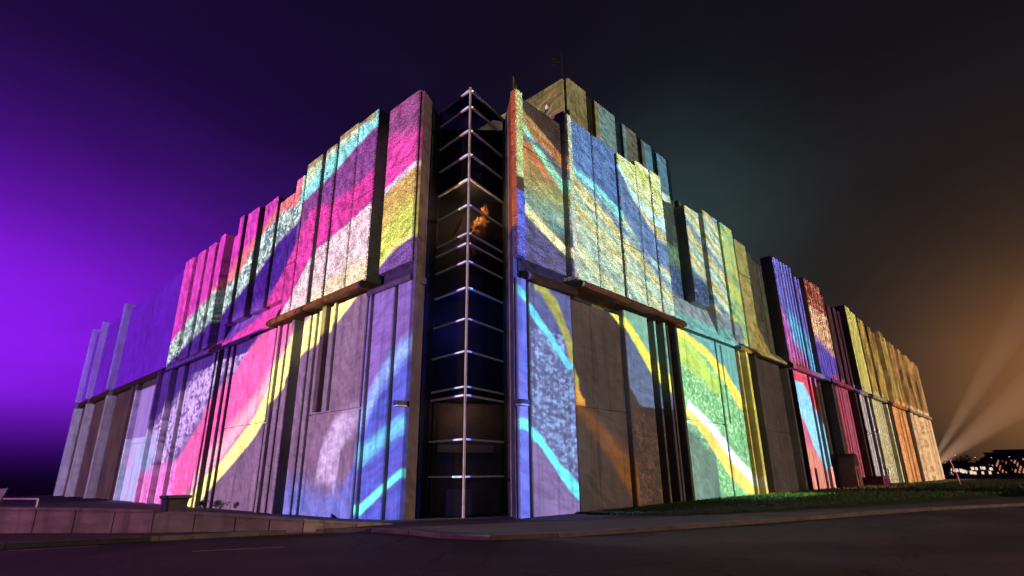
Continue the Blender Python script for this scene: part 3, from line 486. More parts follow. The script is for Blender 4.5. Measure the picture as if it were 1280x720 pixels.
# ---- stair tower: pale corner mullion, transoms, dark panes
TOWER_Z = [19.38,18.46,17.11,15.81,14.5,13.17,11.78,11.30,10.45,9.24,7.86,6.47,5.02,4.68,2.97,1.58,.06]
cA, cL, cR = Vector((1.68,1.80)), Vector((1.82,4.20)), Vector((4.60,2.38))
def vert2(p): return (p.x, p.y)
for k in range(len(TOWER_Z)-1):
    z1, z0 = TOWER_Z[k], TOWER_Z[k+1]
    for a, b in ((cA,cL),(cA,cR)):
        d = (b-a).normalized(); nrm = Vector((d.y,-d.x));
        if nrm.dot(Vector((-1,-1))) < 0: nrm = -nrm
        bm = new_bm(); q0, q1 = a+d*.05, b-d*.02
        add_prism(bm, [vert2(q0),vert2(q1),vert2(q1-nrm*.02),vert2(q0-nrm*.02)], z0+.03, z1-.03)
        obj('pane', bm, M_GLASS, BUILD)
for k, z in enumerate(TOWER_Z):
    for a, b in ((cA,cL),(cA,cR)):
        d = (b-a).normalized(); nrm = Vector((d.y,-d.x))
        if nrm.dot(Vector((-1,-1))) < 0: nrm = -nrm
        bm = new_bm(); q0, q1 = a+d*.07, b-d*(.0 if k % 3 else .10)
        h = .035
        add_prism(bm, [vert2(q0+nrm*.06),vert2(q1+nrm*.06),vert2(q1-nrm*.05),vert2(q0-nrm*.05)], z-h, z+h)
        obj('transom', bm, M_ALU, BUILD)
bm = new_bm(); add_tube(bm, (cA.x-.03,cA.y-.03,.0), (cA.x-.03,cA.y-.03,19.5), .052, n=12); obj('corner_mullion', bm, M_MULLION, BUILD)
for a, b, m, z1 in ((cL,cL,M_DARKMETAL,19.4),(cR,cR,M_DARKMETAL,19.4)):
    bm = new_bm(); add_box(bm, a.x-.05, a.x+.05, a.y-.05, a.y+.05, 0, z1); obj('side_mullion', bm, m, BUILD)
q = cA.lerp(cL,.78)
bm = new_bm(); add_box(bm, q.x-.03,q.x+.03,q.y-.03,q.y+.03,.1,4.66); obj('side_mullion', bm, M_DARKMETAL, BUILD)
# tower roof, plinth and floors inside
bm = new_bm(); add_prism(bm, [(1.66,1.78),(4.62,2.34),(4.6,2.5),(1.84,4.22)], 19.42, 19.50); obj('tower_roof', bm, M_DARKMETAL, BUILD)
bm = new_bm(); add_prism(bm, [(1.2,1.3),(4.0,1.75),(4.6,2.6),(1.9,4.2),(1.4,3.95)], -.1, .10); obj('plinth', bm, M_PAVE, BUILD)
for z in (4.74, 9.26, 14.52):
    bm = new_bm(); add_prism(bm, [(1.80,1.95),(4.45,2.45),(3.2,3.4),(1.93,4.15)], z, z+.12); obj('stair_landing', bm, M_DARK, BUILD)
# things seen through the glass
bm = new_bm(); add_prism(bm, [(1.98,4.15),(4.6,2.62),(4.62,2.68),(2.0,4.21)], .1, 4.6); obj('lobby_wall', bm, M_INT, BUILD)
bm = new_bm(); add_prism(bm, [(1.96,3.9),(4.1,2.65),(4.13,2.75),(1.98,4.0)], 2.55, 2.85); obj('lobby_beam', bm, M_INTP, BUILD)
bm = new_bm(); add_prism(bm, [(1.98,3.2),(2.9,2.7),(3.0,2.85),(2.05,3.4)], .1, 1.1); obj('lobby_counter', bm, M_INTP, BUILD)
for cx, cy, cz, rr, sq in ((3.25,2.65,12.75,.42,1.25),(2.75,2.55,12.2,.22,1.3),(3.55,2.65,13.75,.20,1.7),(2.6,2.6,11.4,.18,1.3)):
    bm = new_bm(); bmesh.ops.create_icosphere(bm, subdivisions=3, radius=rr)
    for v in bm.verts:
        v.co *= 1+.45*math.sin(v.co.x*21+v.co.z*17)*math.cos(v.co.y*19+cz)
        v.co.z *= sq; v.co += Vector((cx,cy,cz))
    obj('hanging_ornament', bm, M_ORANGE, BUILD, smooth=True)
bm = new_bm(); add_tube(bm, (1.98,3.4,11.9), (1.98,2.5,12.9), .06, n=6); obj('hanging_rod', bm, M_ORANGE, BUILD)

# wall lamps at the notch
def wall_lamp(x, y, z, dx, dy):
    t = new_bm(); add_box(t, x-.28, x+.28, y-.12, y+.12, z-.09, z+.09)
    o = obj('wall_lamp', t, M_DARKMETAL, BUILD)
    t = new_bm(); add_box(t, x-.24, x+.24, y-.15, y+.15, z-.13, z-.092); obj('lamp_visor', t, M_ALU, o)
wall_lamp(-.25, 3.45, 4.35, 0, 0); wall_lamp(2.75, -.30, 4.30, 0, 0)
bm = new_bm(); add_tube(bm, (58.9,-.1,5.4), (58.9,-1.1,5.75), .05, n=6); add_box(bm, 58.6, 59.2, -1.35, -1.05, 5.6, 5.95)
obj('wall_spotlight', bm, M_WHITE, BUILD)

# ---- penthouse
bm = new_bm()
add_prism(bm, [(9.15,1.62),(21.9,1.62),(21.9,9.5),(9.15,9.5)], 18.4, 24.3)
PENT = obj('penthouse', bm, M_DARKMETAL, BUILD)
for i, (a, b, zt) in enumerate(((9.2,11.0,24.35),(11.9,14.2,24.2),(15.1,16.9,24.1),(17.5,18.9,24.0),(19.6,21.0,23.9))):
    bm = new_bm(); add_box(bm, a, b, 1.42, 1.61, 18.6, zt, .03); obj('penthouse_panel', bm, M_SMOOTH, BUILD)
bm = new_bm(); add_box(bm, 9.0, 9.14, 1.7, 9.4, 18.6, 24.35, .02); obj('penthouse_panel', bm, M_SMOOTH, BUILD)
bm = new_bm(); add_tube(bm, (9.3,1.9,24.3), (9.3,1.9,26.5), .05, .03); add_tube(bm, (9.3,1.9,25.9), (9.0,2.3,25.9), .03); add_tube(bm,(9.0,2.3,25.6),(9.0,2.3,26.2),.07,.07)
obj('antenna', bm, M_DARKMETAL, BUILD)
bm = new_bm(); add_tube(bm, (2.9,.1,18.8), (2.9,.1,19.9), .06, .05); add_tube(bm, (3.15,.15,18.8), (3.15,.15,19.6), .09, .05); obj('antenna', bm, M_DARKMETAL, BUILD)
bm = new_bm(); add_box(bm, 5.2,5.6,.2,.6,18.7,19.25,.05); add_tube(bm,(5.4,.2,19.2),(5.2,-.2,19.4),.09,.12); o = obj('roof_floodlight', bm, M_WHITE, BUILD)
bm = new_bm(); add_box(bm, 19.9,20.2,.3,.6,19.2,19.7); add_tube(bm,(21.4,.4,19.2),(21.7,.2,20.3),.03); obj('roof_equipment', bm, M_DARKMETAL, BUILD)

# ------------------------------------------------------------------ ground
def sheet(name, poly, z, mat, thick=0.0):
    bm = new_bm()
    if thick:
        add_prism(bm, poly, z-thick, z)
    else:
        bm.faces.new([bm.verts.new((x,y,z)) for x,y in poly])
    o = obj(name, bm, mat); o['kind'] = 'structure'; return o
bm = new_bm(); bmesh.ops.create_grid(bm, x_segments=60, y_segments=60, size=1600)
o = obj('ground', bm, M_EARTH); o.location = (300,300,-.03); o['kind'] = 'structure'
kerb = [(-60,20),(-30,11),(-18,7.0),(-11,4.7),(-7.9,3.6),(-5.5,2.75),(-3.9,1.9),(-2.9,.9),(-2.6,-.6),(-2.7,-2.2),(-2.2,-3.6),(-.6,-4.6),(1.7,-5.4),(7.2,-7.3),(13.2,-9.1),(17.4,-10.4),(23,-12.9),(40,-19),(70,-29),(140,-52)]
sheet('road', [(-90,-80),(140,-80)] + list(reversed(kerb)) + [(-90,30)], 0.0, M_ASPHALT)
# pavement slab behind the kerb
sheet('pavement', [(x+.16,y+.16) for x,y in kerb] + [(140,-45),(60,-19),(29.7,-11.6),(20,-8.9),(14.4,-7.0),(7.4,-4.2),(5.8,-1.0),(6.0,.3),(-.5,3.3),(-1.2,5.5),(-4,9),(-8,14),(-14,22),(-60,60)], .115, M_PAVE, .13)
bm = new_bm()
for i in range(len(kerb)-1):
    a, b = Vector(kerb[i]), Vector(kerb[i+1]); d = (b-a).normalized(); n = Vector((-d.y,d.x))
    if n.dot(Vector((1,1))) < 0: n = -n
    add_prism(bm, [tuple(a+d*.01), tuple(b-d*.01), tuple(b-d*.01+n*.15), tuple(a+d*.01+n*.15)], -.02, .125)
o = obj('kerb', bm, M_KERB); o['kind'] = 'structure'
# lawn bank
def lawn_z(x, y):
    t = min(1, max(0, (x-6)/12)); e = min(1, max(0, (-y-.2)/1.5))
    return .10 + .10*t + .12*t*math.sin(min(1,e)*1.57)
edge = [(6.1,-1.0),(7.5,-4.2),(10.5,-5.7),(14.4,-7.0),(20,-8.9),(29.7,-11.6),(60,-19),(140,-45)]
bm = new_bm(); rows = []
for i in range(len(edge)-1):
    pass
def edge_y(x):
    for (x0,y0),(x1,y1) in zip(edge, edge[1:]):
        if x0 <= x <= x1: return y0+(y1-y0)*(x-x0)/(x1-x0)
    return edge[-1][1]
xs = [6.1+ (133)*((i/90)**2) for i in range(91)]
for x in xs:
    ye = edge_y(x); back = .9 if x < 108 else 40
    rows.append([bm.verts.new((x, ye+(back-ye)*j/16, (lawn_z(x, ye+(back-ye)*j/16) + (.02*math.sin(x*1.3+j*2.1)) if j>0 else .06))) for j in range(17)])
for a, b in zip(rows, rows[1:]):
    for j in range(16): bm.faces.new((a[j],b[j],b[j+1],a[j+1]))
o = obj('lawn', bm, M_LAWN, smooth=True); o['kind'] = 'structure'
# grass blades on the bank: uncountable
bm = new_bm(); rg = random.Random(3)
for i in range(26000):
    x = 6.3 + 60*rg.random()**1.7; ye = edge_y(x)
    y = ye + (-.15-ye)*rg.random(); z = lawn_z(x,y)
    h = rg.uniform(.04,.11)*(1+x/60); w = .012*(1+x/20); a = rg.uniform(0,6.28); dx, dy = math.cos(a)*w, math.sin(a)*w
    lx, ly = rg.uniform(-.04,.04), rg.uniform(-.04,.04)
    bm.faces.new([bm.verts.new((x-dx,y-dy,z-.03)), bm.verts.new((x+dx,y+dy,z-.03)), bm.verts.new((x+lx,y+ly,z+h))])
o = obj('grass', bm, M_GRASS); o['kind'] = 'stuff'; o['label'] = 'short mown grass on the bank below the building'; o['category'] = 'grass'

# ------------------------------------------------------------------ low wall on the left
wp = [(-1.55,1.75,.13),(-2.9,1.75,.26),(-4.5,2.1,.42),(-6.0,3.4,.58),(-7.75,5.0,.74),(-9.3,7.0,.80),(-10.9,9.1,.84),(-12.5,12.0,.86),(-15,17,.88)]
LW = thing('low_wall', 'low curved concrete wall with panel joints rising towards the left along the pavement', 'wall', (-7.75,5.0,0))
def subdiv(wp):
    o = []
    for (a,b) in zip(wp, wp[1:]):
        L = math.hypot(b[0]-a[0], b[1]-a[1]); k = max(1, round(L/1.15))
        for i in range(k): o.append(tuple(a[j]+(b[j]-a[j])*i/k for j in range(3)))
    return o+[wp[-1]]
pts = subdiv(wp)
ox, oy = -7.75, 5.0
bmw = new_bm(); bmc = new_bm()
for i in range(len(pts)-1):
    a, b = pts[i], pts[i+1]
    d = Vector((b[0]-a[0], b[1]-a[1])).normalized(); n = Vector((d.y,-d.x))
    if n.dot(Vector((1,1))) < 0: n = -n
    A = Vector((a[0]-ox,a[1]-oy)); B = Vector((b[0]-ox,b[1]-oy)); g = .02
    bm = new_bm()
    add_prism(bm, [tuple(A+d*g),tuple(B-d*g),tuple(B-d*g+n*.28),tuple(A+d*g+n*.28)], .05, [a[2]-.07,b[2]-.07,b[2]-.07,a[2]-.07])
    obj('wall_panel', bm, M_WALLC, LW)
    add_prism(bmc, [tuple(A-n*.05),tuple(B-n*.05),tuple(B+n*.33),tuple(A+n*.33)], [a[2]-.066,b[2]-.066,b[2]-.066,a[2]-.066], [a[2],b[2],b[2],a[2]])
    add_prism(bmw, [tuple(A+n*.05),tuple(B+n*.05),tuple(B+n*.2),tuple(A+n*.2)], .05, [a[2]-.09,b[2]-.09,b[2]-.09,a[2]-.09])
obj('coping', bmc, M_WALLC, LW); obj('wall_joint', bmw, M_DARK, LW)

# railing, banner, planter
RX, RY = -10.2, 13.9
rl = thing('railing', 'thin pale metal handrail with two posts behind the low wall at far left', 'railing', (RX,RY,.1))
p0, p1 = Vector((-11.6-RX,18.0-RY,0)), Vector((-9.45-RX,13.1-RY,0))
for f in (.0,.45,1.0):
    q = p0.lerp(p1,f); bm = new_bm(); add_tube(bm, (q.x,q.y,-.1), (q.x,q.y,.86), .03); obj('post', bm, M_ALU, rl)
for z in (.86,):
    bm = new_bm(); add_tube(bm, (p0.x,p0.y,z), (p1.x,p1.y,z), .03); obj('rail', bm, M_ALU, rl)
bn = thing('banner', 'purple lit cloth banner leaning on its frame at the left edge', 'banner', (-11.35,12.0,.1), 0)
bm = new_bm(); add_prism(bm, [(-.6,-.03),(.5,-.03),(.5,.03),(-.6,.03)], .35, 1.26); 
for v in bm.verts: v.co.x += v.co.z*.25
obj('cloth', bm, M_BANNER, bn)
bm = new_bm(); add_tube(bm, (-.5,.06,-.1), (-.22,.06,1.28), .025); add_tube(bm, (.55,.06,-.1), (.85,.06,1.28), .025); obj('frame', bm, M_DARKMETAL, bn)

PL = (-7.98,4.95+.25)
pl = thing('planter', 'black flared planter tub standing on the low concrete wall', 'planter', (-7.30,4.82,.70))
bm = new_bm()
prof = [(.27,0),(.29,.25),(.30,.33),(.36,.37),(.36,.44)]
def lathe_sq(bm, prof):
    rings=[]
    for r,z in prof:
        c=.08; rings.append([bm.verts.new((x*r,y*r,z)) for x,y in ((-1,-1+c*2),(-1+c*2,-1),(1-c*2,-1),(1,-1+c*2),(1,1-c*2),(1-c*2,1),(-1+c*2,1),(-1,1-c*2))])
    for a,b in zip(rings,rings[1:]):
        for i in range(8):
            j=(i+1)%8; bm.faces.new((a[i],a[j],b[j],b[i]))
    bm.faces.new(rings[0]); return rings
lathe_sq(bm, prof); obj('tub', bm, M_BLACK, pl)
bm = new_bm(); add_box(bm, -.31,.31,-.31,.31,.36,.42); obj('soil', bm, M_EARTH, pl)

# small shrubs at the foot of the left facade
def shrub(x, y, label, h=.6, seed=1, n=420, name='shrub', cat='shrub', group=None, r=.45):
    t = thing(name, label, cat, (x,y,.02), 0, group)
    rg = random.Random(seed); bm = new_bm()
    for i in range(5):
        a = rg.uniform(0,6.28); add_tube(bm, (0,0,0), (math.cos(a)*r*.6,math.sin(a)*r*.6,h*.8), .02*max(1,h), .008*max(1,h), 5)
    obj('trunk', bm, M_BARK, t)
    bm = new_bm()
    lobes = [(rg.uniform(-.5,.5)*r, rg.uniform(-.5,.5)*r, h*rg.uniform(.4,.85), rg.uniform(.35,.6)*r) for _ in range(7)]
    for i in range(n):
        lx,ly,lz,lr = rg.choice(lobes); v = Vector((rg.gauss(0,1),rg.gauss(0,1),rg.gauss(0,1))).normalized()*lr*rg.uniform(.4,1.1)
        c = Vector((lx,ly,lz))+Vector((v.x,v.y,v.z*.8*h/max(r,.1)*.6)); s = .035*max(1,h)
        u = Vector((rg.gauss(0,1),rg.gauss(0,1),rg.gauss(0,1))).normalized(); w = u.orthogonal().normalized()
        bm.faces.new([bm.verts.new(c+u*s), bm.verts.new(c+w*s*.6), bm.verts.new(c-u*s), bm.verts.new(c-w*s*.6)])
    obj('crown', bm, M_LEAF, t)
    return t
shrub(-.9, 18.6, 'low dark shrub right of the planter tub, at the foot of the yellow-lit fins', .5, 5)
shrub(-.9, 21.4, 'low dark shrub behind the planter tub below the pink light', .45, 6)

# ------------------------------------------------------------------ things along the right facade
pr = thing('entrance_porch', 'brown round-topped entrance porch against the right facade near the lawn', 'porch', (46.2,-.9,.1))
bm = new_bm(); W2, H = .85, 3.1
ring = [(-W2,0),(W2,0)] + [(W2*math.cos(a), H-W2+W2*math.sin(a)) for a in [math.pi*i/12 for i in range(13)]]
ring2 = [(W2*math.cos(math.pi*i/12), H-W2+W2*math.sin(math.pi*i/12)) for i in range(13)]
prof = [(W2,0)] + ring2 + [(-W2,0)]
a = [bm.verts.new((x,-.55,z)) for x,z in prof]; b = [bm.verts.new((x,.7,z)) for x,z in prof]
for i in range(len(prof)):
    j=(i+1)%len(prof); bm.faces.new((a[i],a[j],b[j],b[i]))
bm.faces.new(a); bm.faces.new(list(reversed(b)))
obj('shell', bm, M_BRONZE, pr)
bm = new_bm(); add_box(bm, -.55,.55,-.62,-.56,.0,1.75); obj('door', bm, M_BLACK, pr)
ub = thing('utility_cabinet', 'squat brown utility cabinet on the lawn right of the round-topped porch', 'cabinet', (53.5,-1.6,.12))
bm = new_bm(); add_box(bm, -1.25,1.25,-.5,.5,0,.95,.06); obj('body', bm, M_BRONZE, ub)
bm = new_bm(); add_box(bm, -1.35,1.35,-.58,.58,.953,1.05,.05); obj('lid', bm, M_DARKMETAL, ub)
for x in (-.6,.6):
    bm = new_bm(); add_box(bm, x-.5,x+.5,-.53,-.503,.1,.85); obj('door', bm, M_DARKMETAL, ub)
bs = thing('standing_board', 'narrow pale blue lit board leaning against dark fins left of the brown porch', 'board', (38.9,-1.2,.12))
bm = new_bm(); add_box(bm, -.28,.28,-.04,.04,.15,1.9); obj('panel', bm, M_WHITE, bs)
bm = new_bm(); add_box(bm, -.35,.35,-.15,.15,0,.15); obj('foot', bm, M_DARKMETAL, bs)
sp = thing('signpost', 'small pale signpost just right of the squat brown cabinet', 'signpost', (58.8,-1.4,.12))
bm = new_bm(); add_tube(bm, (0,0,0),(0,0,1.8),.05); obj('post', bm, M_WHITE, sp)
bm = new_bm(); add_box(bm, -.3,.3,-.09,-.055,1.2,1.8); obj('sign_plate', bm, M_WHITE, sp)
ym = sheet('road_glint_and_marking', [(-11.0,4.15),(-9.3,3.55),(-9.3,3.43),(-11.0,4.03)], .004, M_YELLOW)  # painted yellow streak stands in for a light glint on the road
ym = sheet('road_glint_and_marking', [(-8.1,.35),(-6.3,-.55),(-6.35,-.65),(-8.15,.25)], .004, M_YELLOW)
lp = thing('garden_lamp', 'thin leaning lamp post alone on the lawn at right', 'lamp post', (52.6,-7.9,.15))
bm = new_bm(); add_tube(bm, (0,0,0),(-.15,.1,1.2),.05,.04); add_tube(bm,(-.15,.1,1.2),(-.45,.3,2.3),.04,.03); obj('post', bm, M_ALU, lp)
bm = new_bm(); add_box(bm, -.65,-.35,.2,.4,2.3,2.4,.03); obj('lamp_head', bm, M_WHITE, lp)

# ------------------------------------------------------------------ distant town
rg = random.Random(11)
base = Vector((-13.24,-14.91)); 
def at(px, D):   # bearing from the picture's lower edge of the sky, used only to lay out the far town
    a = math.radians(7.22 - (px-1175)/105*5.03); return base + Vector((math.cos(a), math.sin(a)))*D
looks = ['flat-roofed','gabled','long low','narrow tall','squat']
k = 0
for px, D, w, h, gable, lit in ((1184,300,10,4.5,1,3),(1196,290,9,5.5,0,4),(1208,250,9,4.2,0,5),(1219,255,8,4.4,0,5),(1230,260,7,4.0,1,4),(1241,330,8,6,0,5),
                           (1249,300,9,8,1,7),(1256,340,10,9.5,0,8),(1264,300,9,8,1,8),(1272,320,10,10,0,9),(1279,300,9,8.5,1,8),(1290,310,11,9,0,8),(1302,310,11,8,1,8)):
    p = at(px, D); k += 1
    white = px in (1208,1219,1230)
    lab = {1184:'small dark gabled house nearest the end of the building',1196:'dark flat-roofed house second from the end of the building',
      1208:'low flat-roofed house with the leftmost bright white windows',1219:'low flat-roofed house with white windows, middle of the three brightest',
      1230:'low gabled house with white windows, rightmost of the three brightest',1241:'flat-roofed block just right of the white-windowed houses',
      1249:'tall gabled house with warm windows, first of the reddish row',1256:'tall flat-roofed block second in the reddish row',
      1264:'gabled house with warm windows, third in the reddish row',1272:'tallest flat-roofed block near the right edge of the picture',
      1279:'gabled house cut by the right edge of the picture',1290:'flat-roofed block just outside the right edge',1302:'gabled house well outside the right edge'}[px]
    t = thing('distant_house', lab, 'house', (p.x,p.y,-.5), math.atan2(p.y-base.y,p.x-base.x)-math.pi/2+rg.uniform(-.25,.25), 'distant houses of the town')
    bm = new_bm(); add_box(bm, -w/2,w/2,0,8,0,h*.8 if gable else h); obj('wall', bm, M_CITYWALL, t)
    bm = new_bm()
    if gable:
        a=[bm.verts.new(v) for v in ((-w/2-.3,-.4,h*.8+.02),(w/2+.3,-.4,h*.8+.02),(0,-.4,h+.8))]; b=[bm.verts.new((v.co.x,8.4,v.co.z)) for v in a]
        for i in range(3):
            j=(i+1)%3; bm.faces.new((a[i],a[j],b[j],b[i]))
        bm.faces.new(a); bm.faces.new(list(reversed(b)))
    else: add_box(bm, -w/2-.2,w/2+.2,-.2,8.2,h+.01,h+.35)
    obj('roof', bm, M_CITYROOF, t)
    for j in range(lit*3):
        x = -w/2+.7+(w-1.4)*((j*.37)%1); z = .8 + (h*.8-1.7)*((j*.61)%1)
        bm = new_bm(); s = .22 if not white else .42; add_box(bm, x-s, x+s, -.08-.001*j, -.02, z, z+(.6 if not white else .9)); obj('window', bm, M_LITW if white else M_LIT, t)
for i,(px,D,h,lab) in enumerate(((1180,240,4.5,'dark bushy tree beside the far end of the building'),(1190,200,5.2,'dark tree left of the white-windowed houses'),(1213,210,6.0,'tall dark tree rising behind the white windows'),(1236,280,6.5,'dark tree between the white windows and the reddish row'),(1261,270,5.5,'dark tree in front of the reddish row of houses'))):
    p = at(px,D); shrub(p.x,p.y,lab,h,20+i,500,'tree','tree','dark trees before the distant town',r=2.2)
for i,(px,D,lab) in enumerate(((1201,190,'street lamp left of the brightest windows'),(1226,230,'street lamp between the white-windowed houses'),(1246,240,'street lamp at the start of the reddish row'),(1268,230,'street lamp before the tallest distant block'))):
    p = at(px,D); t = thing('street_lamp', lab, 'street lamp', (p.x,p.y,-.1), 0, 'distant street lamps')
    bm = new_bm(); add_tube(bm,(0,0,0),(0,0,5.5),.12,.08,6); obj('post', bm, M_DARKMETAL, t)
    bm = new_bm(); add_box(bm,-.2,.2,-.15,.15,5.5,5.64); obj('lamp_head', bm, M_LITW, t)

# ------------------------------------------------------------------ projectors
def projector(name, side, pos, layers, smax, power, fallref, srange, glow=1.0, extra_mask=None):
    ld = bpy.data.lights.new(name, 'SPOT'); ld.energy = power; ld.shadow_soft_size = .05
    ld.spot_size = math.radians(150); ld.spot_blend = .02
    ld.use_nodes = True
    T = NT(ld.node_tree); T.n.clear()
    out = T.new('ShaderNodeOutputLight'); em = T.new('ShaderNodeEmission'); T.l.new(em.outputs[0], out.inputs[0])
    inc = T.new('ShaderNodeNewGeometry').outputs['Incoming']
    d = T.sep(inc)
    px_, py_, pz_ = pos
    if side == 'R':
        t = T.math('DIVIDE', -py_, d[1]); S = T.math('ADD', T.math('MULTIPLY', t, d[0]), px_); perp = abs(py_)
    else:
        t = T.math('DIVIDE', -px_, d[0]); S = T.math('ADD', T.math('MULTIPLY', t, d[1]), py_); perp = abs(px_)
    Z = T.math('ADD', T.math('MULTIPLY', t, d[2]), pz_)
    # level the throw: brightness per facade area independent of distance
    td = T.math('ABSOLUTE', t)
    fall = T.math('POWER', T.math('DIVIDE', td, perp), 3.0)
    V = T.vec(S, Z, 0.0)
    mott = T.sstep(T.noise(V, 1.3, 6, .75), .35, .65)
    cloud = T.sstep(T.noise(V, .25, 2, .5), .3, .7)
    fine = T.noise(V, 5.0, 4, .75)
    wobn = T.math('SUBTRACT', T.noise(V, 1.6, 3, .6), .5)
    vor = T.new('ShaderNodeTexVoronoi'); T.plug(vor.inputs['Vector'], T.vec(S, T.math('MULTIPLY', Z, 1.7), 0.0)); vor.inputs['Scale'].default_value = (6.0 if srange[1] < 50 else 3.0)
    vcol = T.sep(vor.outputs['Color'])[0]
    spark = T.sstep(T.math('ADD', T.math('MULTIPLY', vcol, .6), T.math('MULTIPLY', fine, .7)), .42, .70, 1.0, 0.0)
    vor2 = T.new('ShaderNodeTexVoronoi', feature='DISTANCE_TO_EDGE'); T.plug(vor2.inputs['Vector'], T.vec(T.math('ADD', S, T.math('MULTIPLY', wobn, .5)), T.math('ADD', T.math('MULTIPLY', Z, 2.3), T.math('MULTIPLY', S, .5 if side=='L' else -.5)), 0.0)); vor2.inputs['Scale'].default_value = 2.6
    crack = T.math('MULTIPLY', T.sstep(vor2.outputs[0], .0, .22, 1.0, 0.0), T.sstep(fine, .3, .62))
    chips = T.sstep(T.noise(V, 2.2, 2, .5, 1.5), .44, .56)
    # flow streaks that run down towards the ends, and nearly vertical streaks
    k = 1.0 if side == 'R' else 1.0
    q = T.math('ADD', Z, T.math('MULTIPLY', S, .62)); r = T.math('SUBTRACT', S, T.math('MULTIPLY', Z, .6))
    streak = T.sstep(T.noise(T.vec(T.math('MULTIPLY', q, 1.5), T.math('MULTIPLY', r, .22), 3.0), 1.2, 4, .6, .8), .38, .62)
    streakv = T.sstep(T.noise(T.vec(T.math('MULTIPLY', S, 1.9), T.math('MULTIPLY', Z, .18), 7.0), 1.0, 4, .65), .36, .64)
    fleck = T.math('MULTIPLY', streakv, mott)
    tex = dict(mottle=mott, cloud=cloud, spark=spark, brick=crack, crack=crack, chips=chips, streak=streak, streakv=streakv, fleck=fleck)
    col = None
    keep = []
    for L_ in layers:
        a, b = srange
        if L_[6]: a, b = max(a, L_[6][0]), min(b, L_[6][1])
        if b > a: keep.append(L_)
    layers = keep
    cache = {}
    def curve(pts, ax):
        key = (tuple(pts), ax)
        if key in cache: return cache[key]
        fc = T.new('ShaderNodeFloatCurve'); cm = fc.mapping; c = cm.curves[0]; cm.use_clip = False
        if ax == 's': u = T.math('DIVIDE', S, smax, clamp=True); P = [(p[0]/smax, (p[1]+5)/36) for p in pts]
        else: u = T.math('DIVIDE', T.math('ADD', Z, 5.0), 36.0, clamp=True); P = [((p[0]+5)/36, p[1]/smax) for p in pts]
        P = [(min(max(a,0),1), min(max(b,0),1)) for a,b in P]
        if len(P) == 1: P.append((min(1,P[0][0]+.01), P[0][1]))
        c.points[0].location = P[0]; c.points[1].location = P[-1]
        for p in P[1:-1]: c.points.new(*p)
        for p in c.points: p.handle_type = 'VECTOR'
        cm.extend = 'HORIZONTAL'; cm.update()
        T.plug(fc.inputs['Value'], u)
        v = fc.outputs[0]
        v = T.math('SUBTRACT', T.math('MULTIPLY', v, 36.0), 5.0) if ax == 's' else T.math('MULTIPLY', v, smax)
        cache[key] = v; return v
    for (c1, c2, tx, amt, lo, hi, sr, zr, ax, fe, wob, op) in layers:
        if tx == 'FIELD':
            warp = T.math('MULTIPLY', T.math('SUBTRACT', T.noise(V, .5, 4, .6), .5), .9)
            qq = T.math('ADD', T.math('ADD', Z, T.math('MULTIPLY', S, .46)), warp)
            u = T.math('FRACT', T.math('DIVIDE', qq, 3.7))
            cr = T.new('ShaderNodeValToRGB'); T.plug(cr.inputs[0], u)
            stops = [(0,(96,150,140)),(.08,(226,232,160)),(.14,(200,150,60)),(.2,(200,216,110)),(.30,(80,120,176)),(.38,(70,96,150)),(.44,(130,214,206)),(.5,(216,228,190)),(.6,(160,190,120)),(.66,(190,130,70)),(.72,(220,226,120)),(.8,(110,170,176)),(.9,(180,216,196)),(1,(96,150,140))]
            e = cr.color_ramp.elements
            e[0].position, e[0].color = 0, (*lin(stops[0][1]),1); e[1].position, e[1].color = 1, (*lin(stops[-1][1]),1)
            for p, c in stops[1:-1]:
                n = e.new(p); n.color = (*lin(c),1)
            lc = T.mix(T.math('MULTIPLY', crack, .45), cr.outputs[0], lin((70,96,90)))
            lc = T.mix(T.math('MULTIPLY', streak, .18), lc, lin((196,222,206)))
            lc = T.mix(T.math('MULTIPLY', spark, .25), lc, lin((236,240,200)))
        else:
            a = tex[tx]
            lc = T.mix(T.math('MULTIPLY', a, amt if tx in ('spark','brick','crack','chips','fleck','streak','streakv') else amt), lin(c1), lin(c2))
        ms = []
        A = Z if ax == 's' else S
        Aw = T.math('ADD', A, T.math('MULTIPLY', wobn, wob*2)) if (lo or hi) else A
        if lo: ms.append(T.sstep(T.math('SUBTRACT', Aw, curve(lo, ax)), -fe, fe))
        if hi: ms.append(T.sstep(T.math('SUBTRACT', curve(hi, ax), Aw), -fe, fe))
        if sr: ms += [T.sstep(S, sr[0]-.03, sr[0]+.03), T.sstep(S, sr[1]-.03, sr[1]+.03, 1., 0.)]
        if zr:
            f2 = .05
            if zr[0] > -1 : ms.append(T.sstep(Z, zr[0]-f2, zr[0]+f2))
            if zr[1] < 24: ms.append(T.sstep(Z, zr[1]-f2, zr[1]+f2, 1., 0.))
        m = None
        for x in ms: m = x if m is None else T.math('MULTIPLY', m, x)
        if m is not None and op < 1: m = T.math('MULTIPLY', m, op)
        col = lc if m is None or col is None else T.mix(m, col, lc)
    # the picture is grainy at the scale of the artwork
    gn = T.sstep(T.noise(V, 2.6, 6, .82), .30, .70)
    wq = T.math('ADD', T.math('ADD', Z, T.math('MULTIPLY', S, .45)), T.math('MULTIPLY', wobn, .5))
    big = srange[1] > 50
    stroke = T.sstep(T.noise(T.vec(T.math('MULTIPLY', wq, 3.4 if not big else 1.2), T.math('MULTIPLY', r, .75 if not big else 2.2), 5.0), 1.0, 4, .72, .6), .36, .64)
    g2 = T.sstep(T.noise(T.vec(T.math('MULTIPLY', S, .62), T.math('ADD', T.math('MULTIPLY', Z, 2.3), T.math('MULTIPLY', S, .5)), 5.0), 3.0, 3, .75), .38, .62)
    gamp = T.sstep(Z, 9.0, 11.0, .55, 1.15)
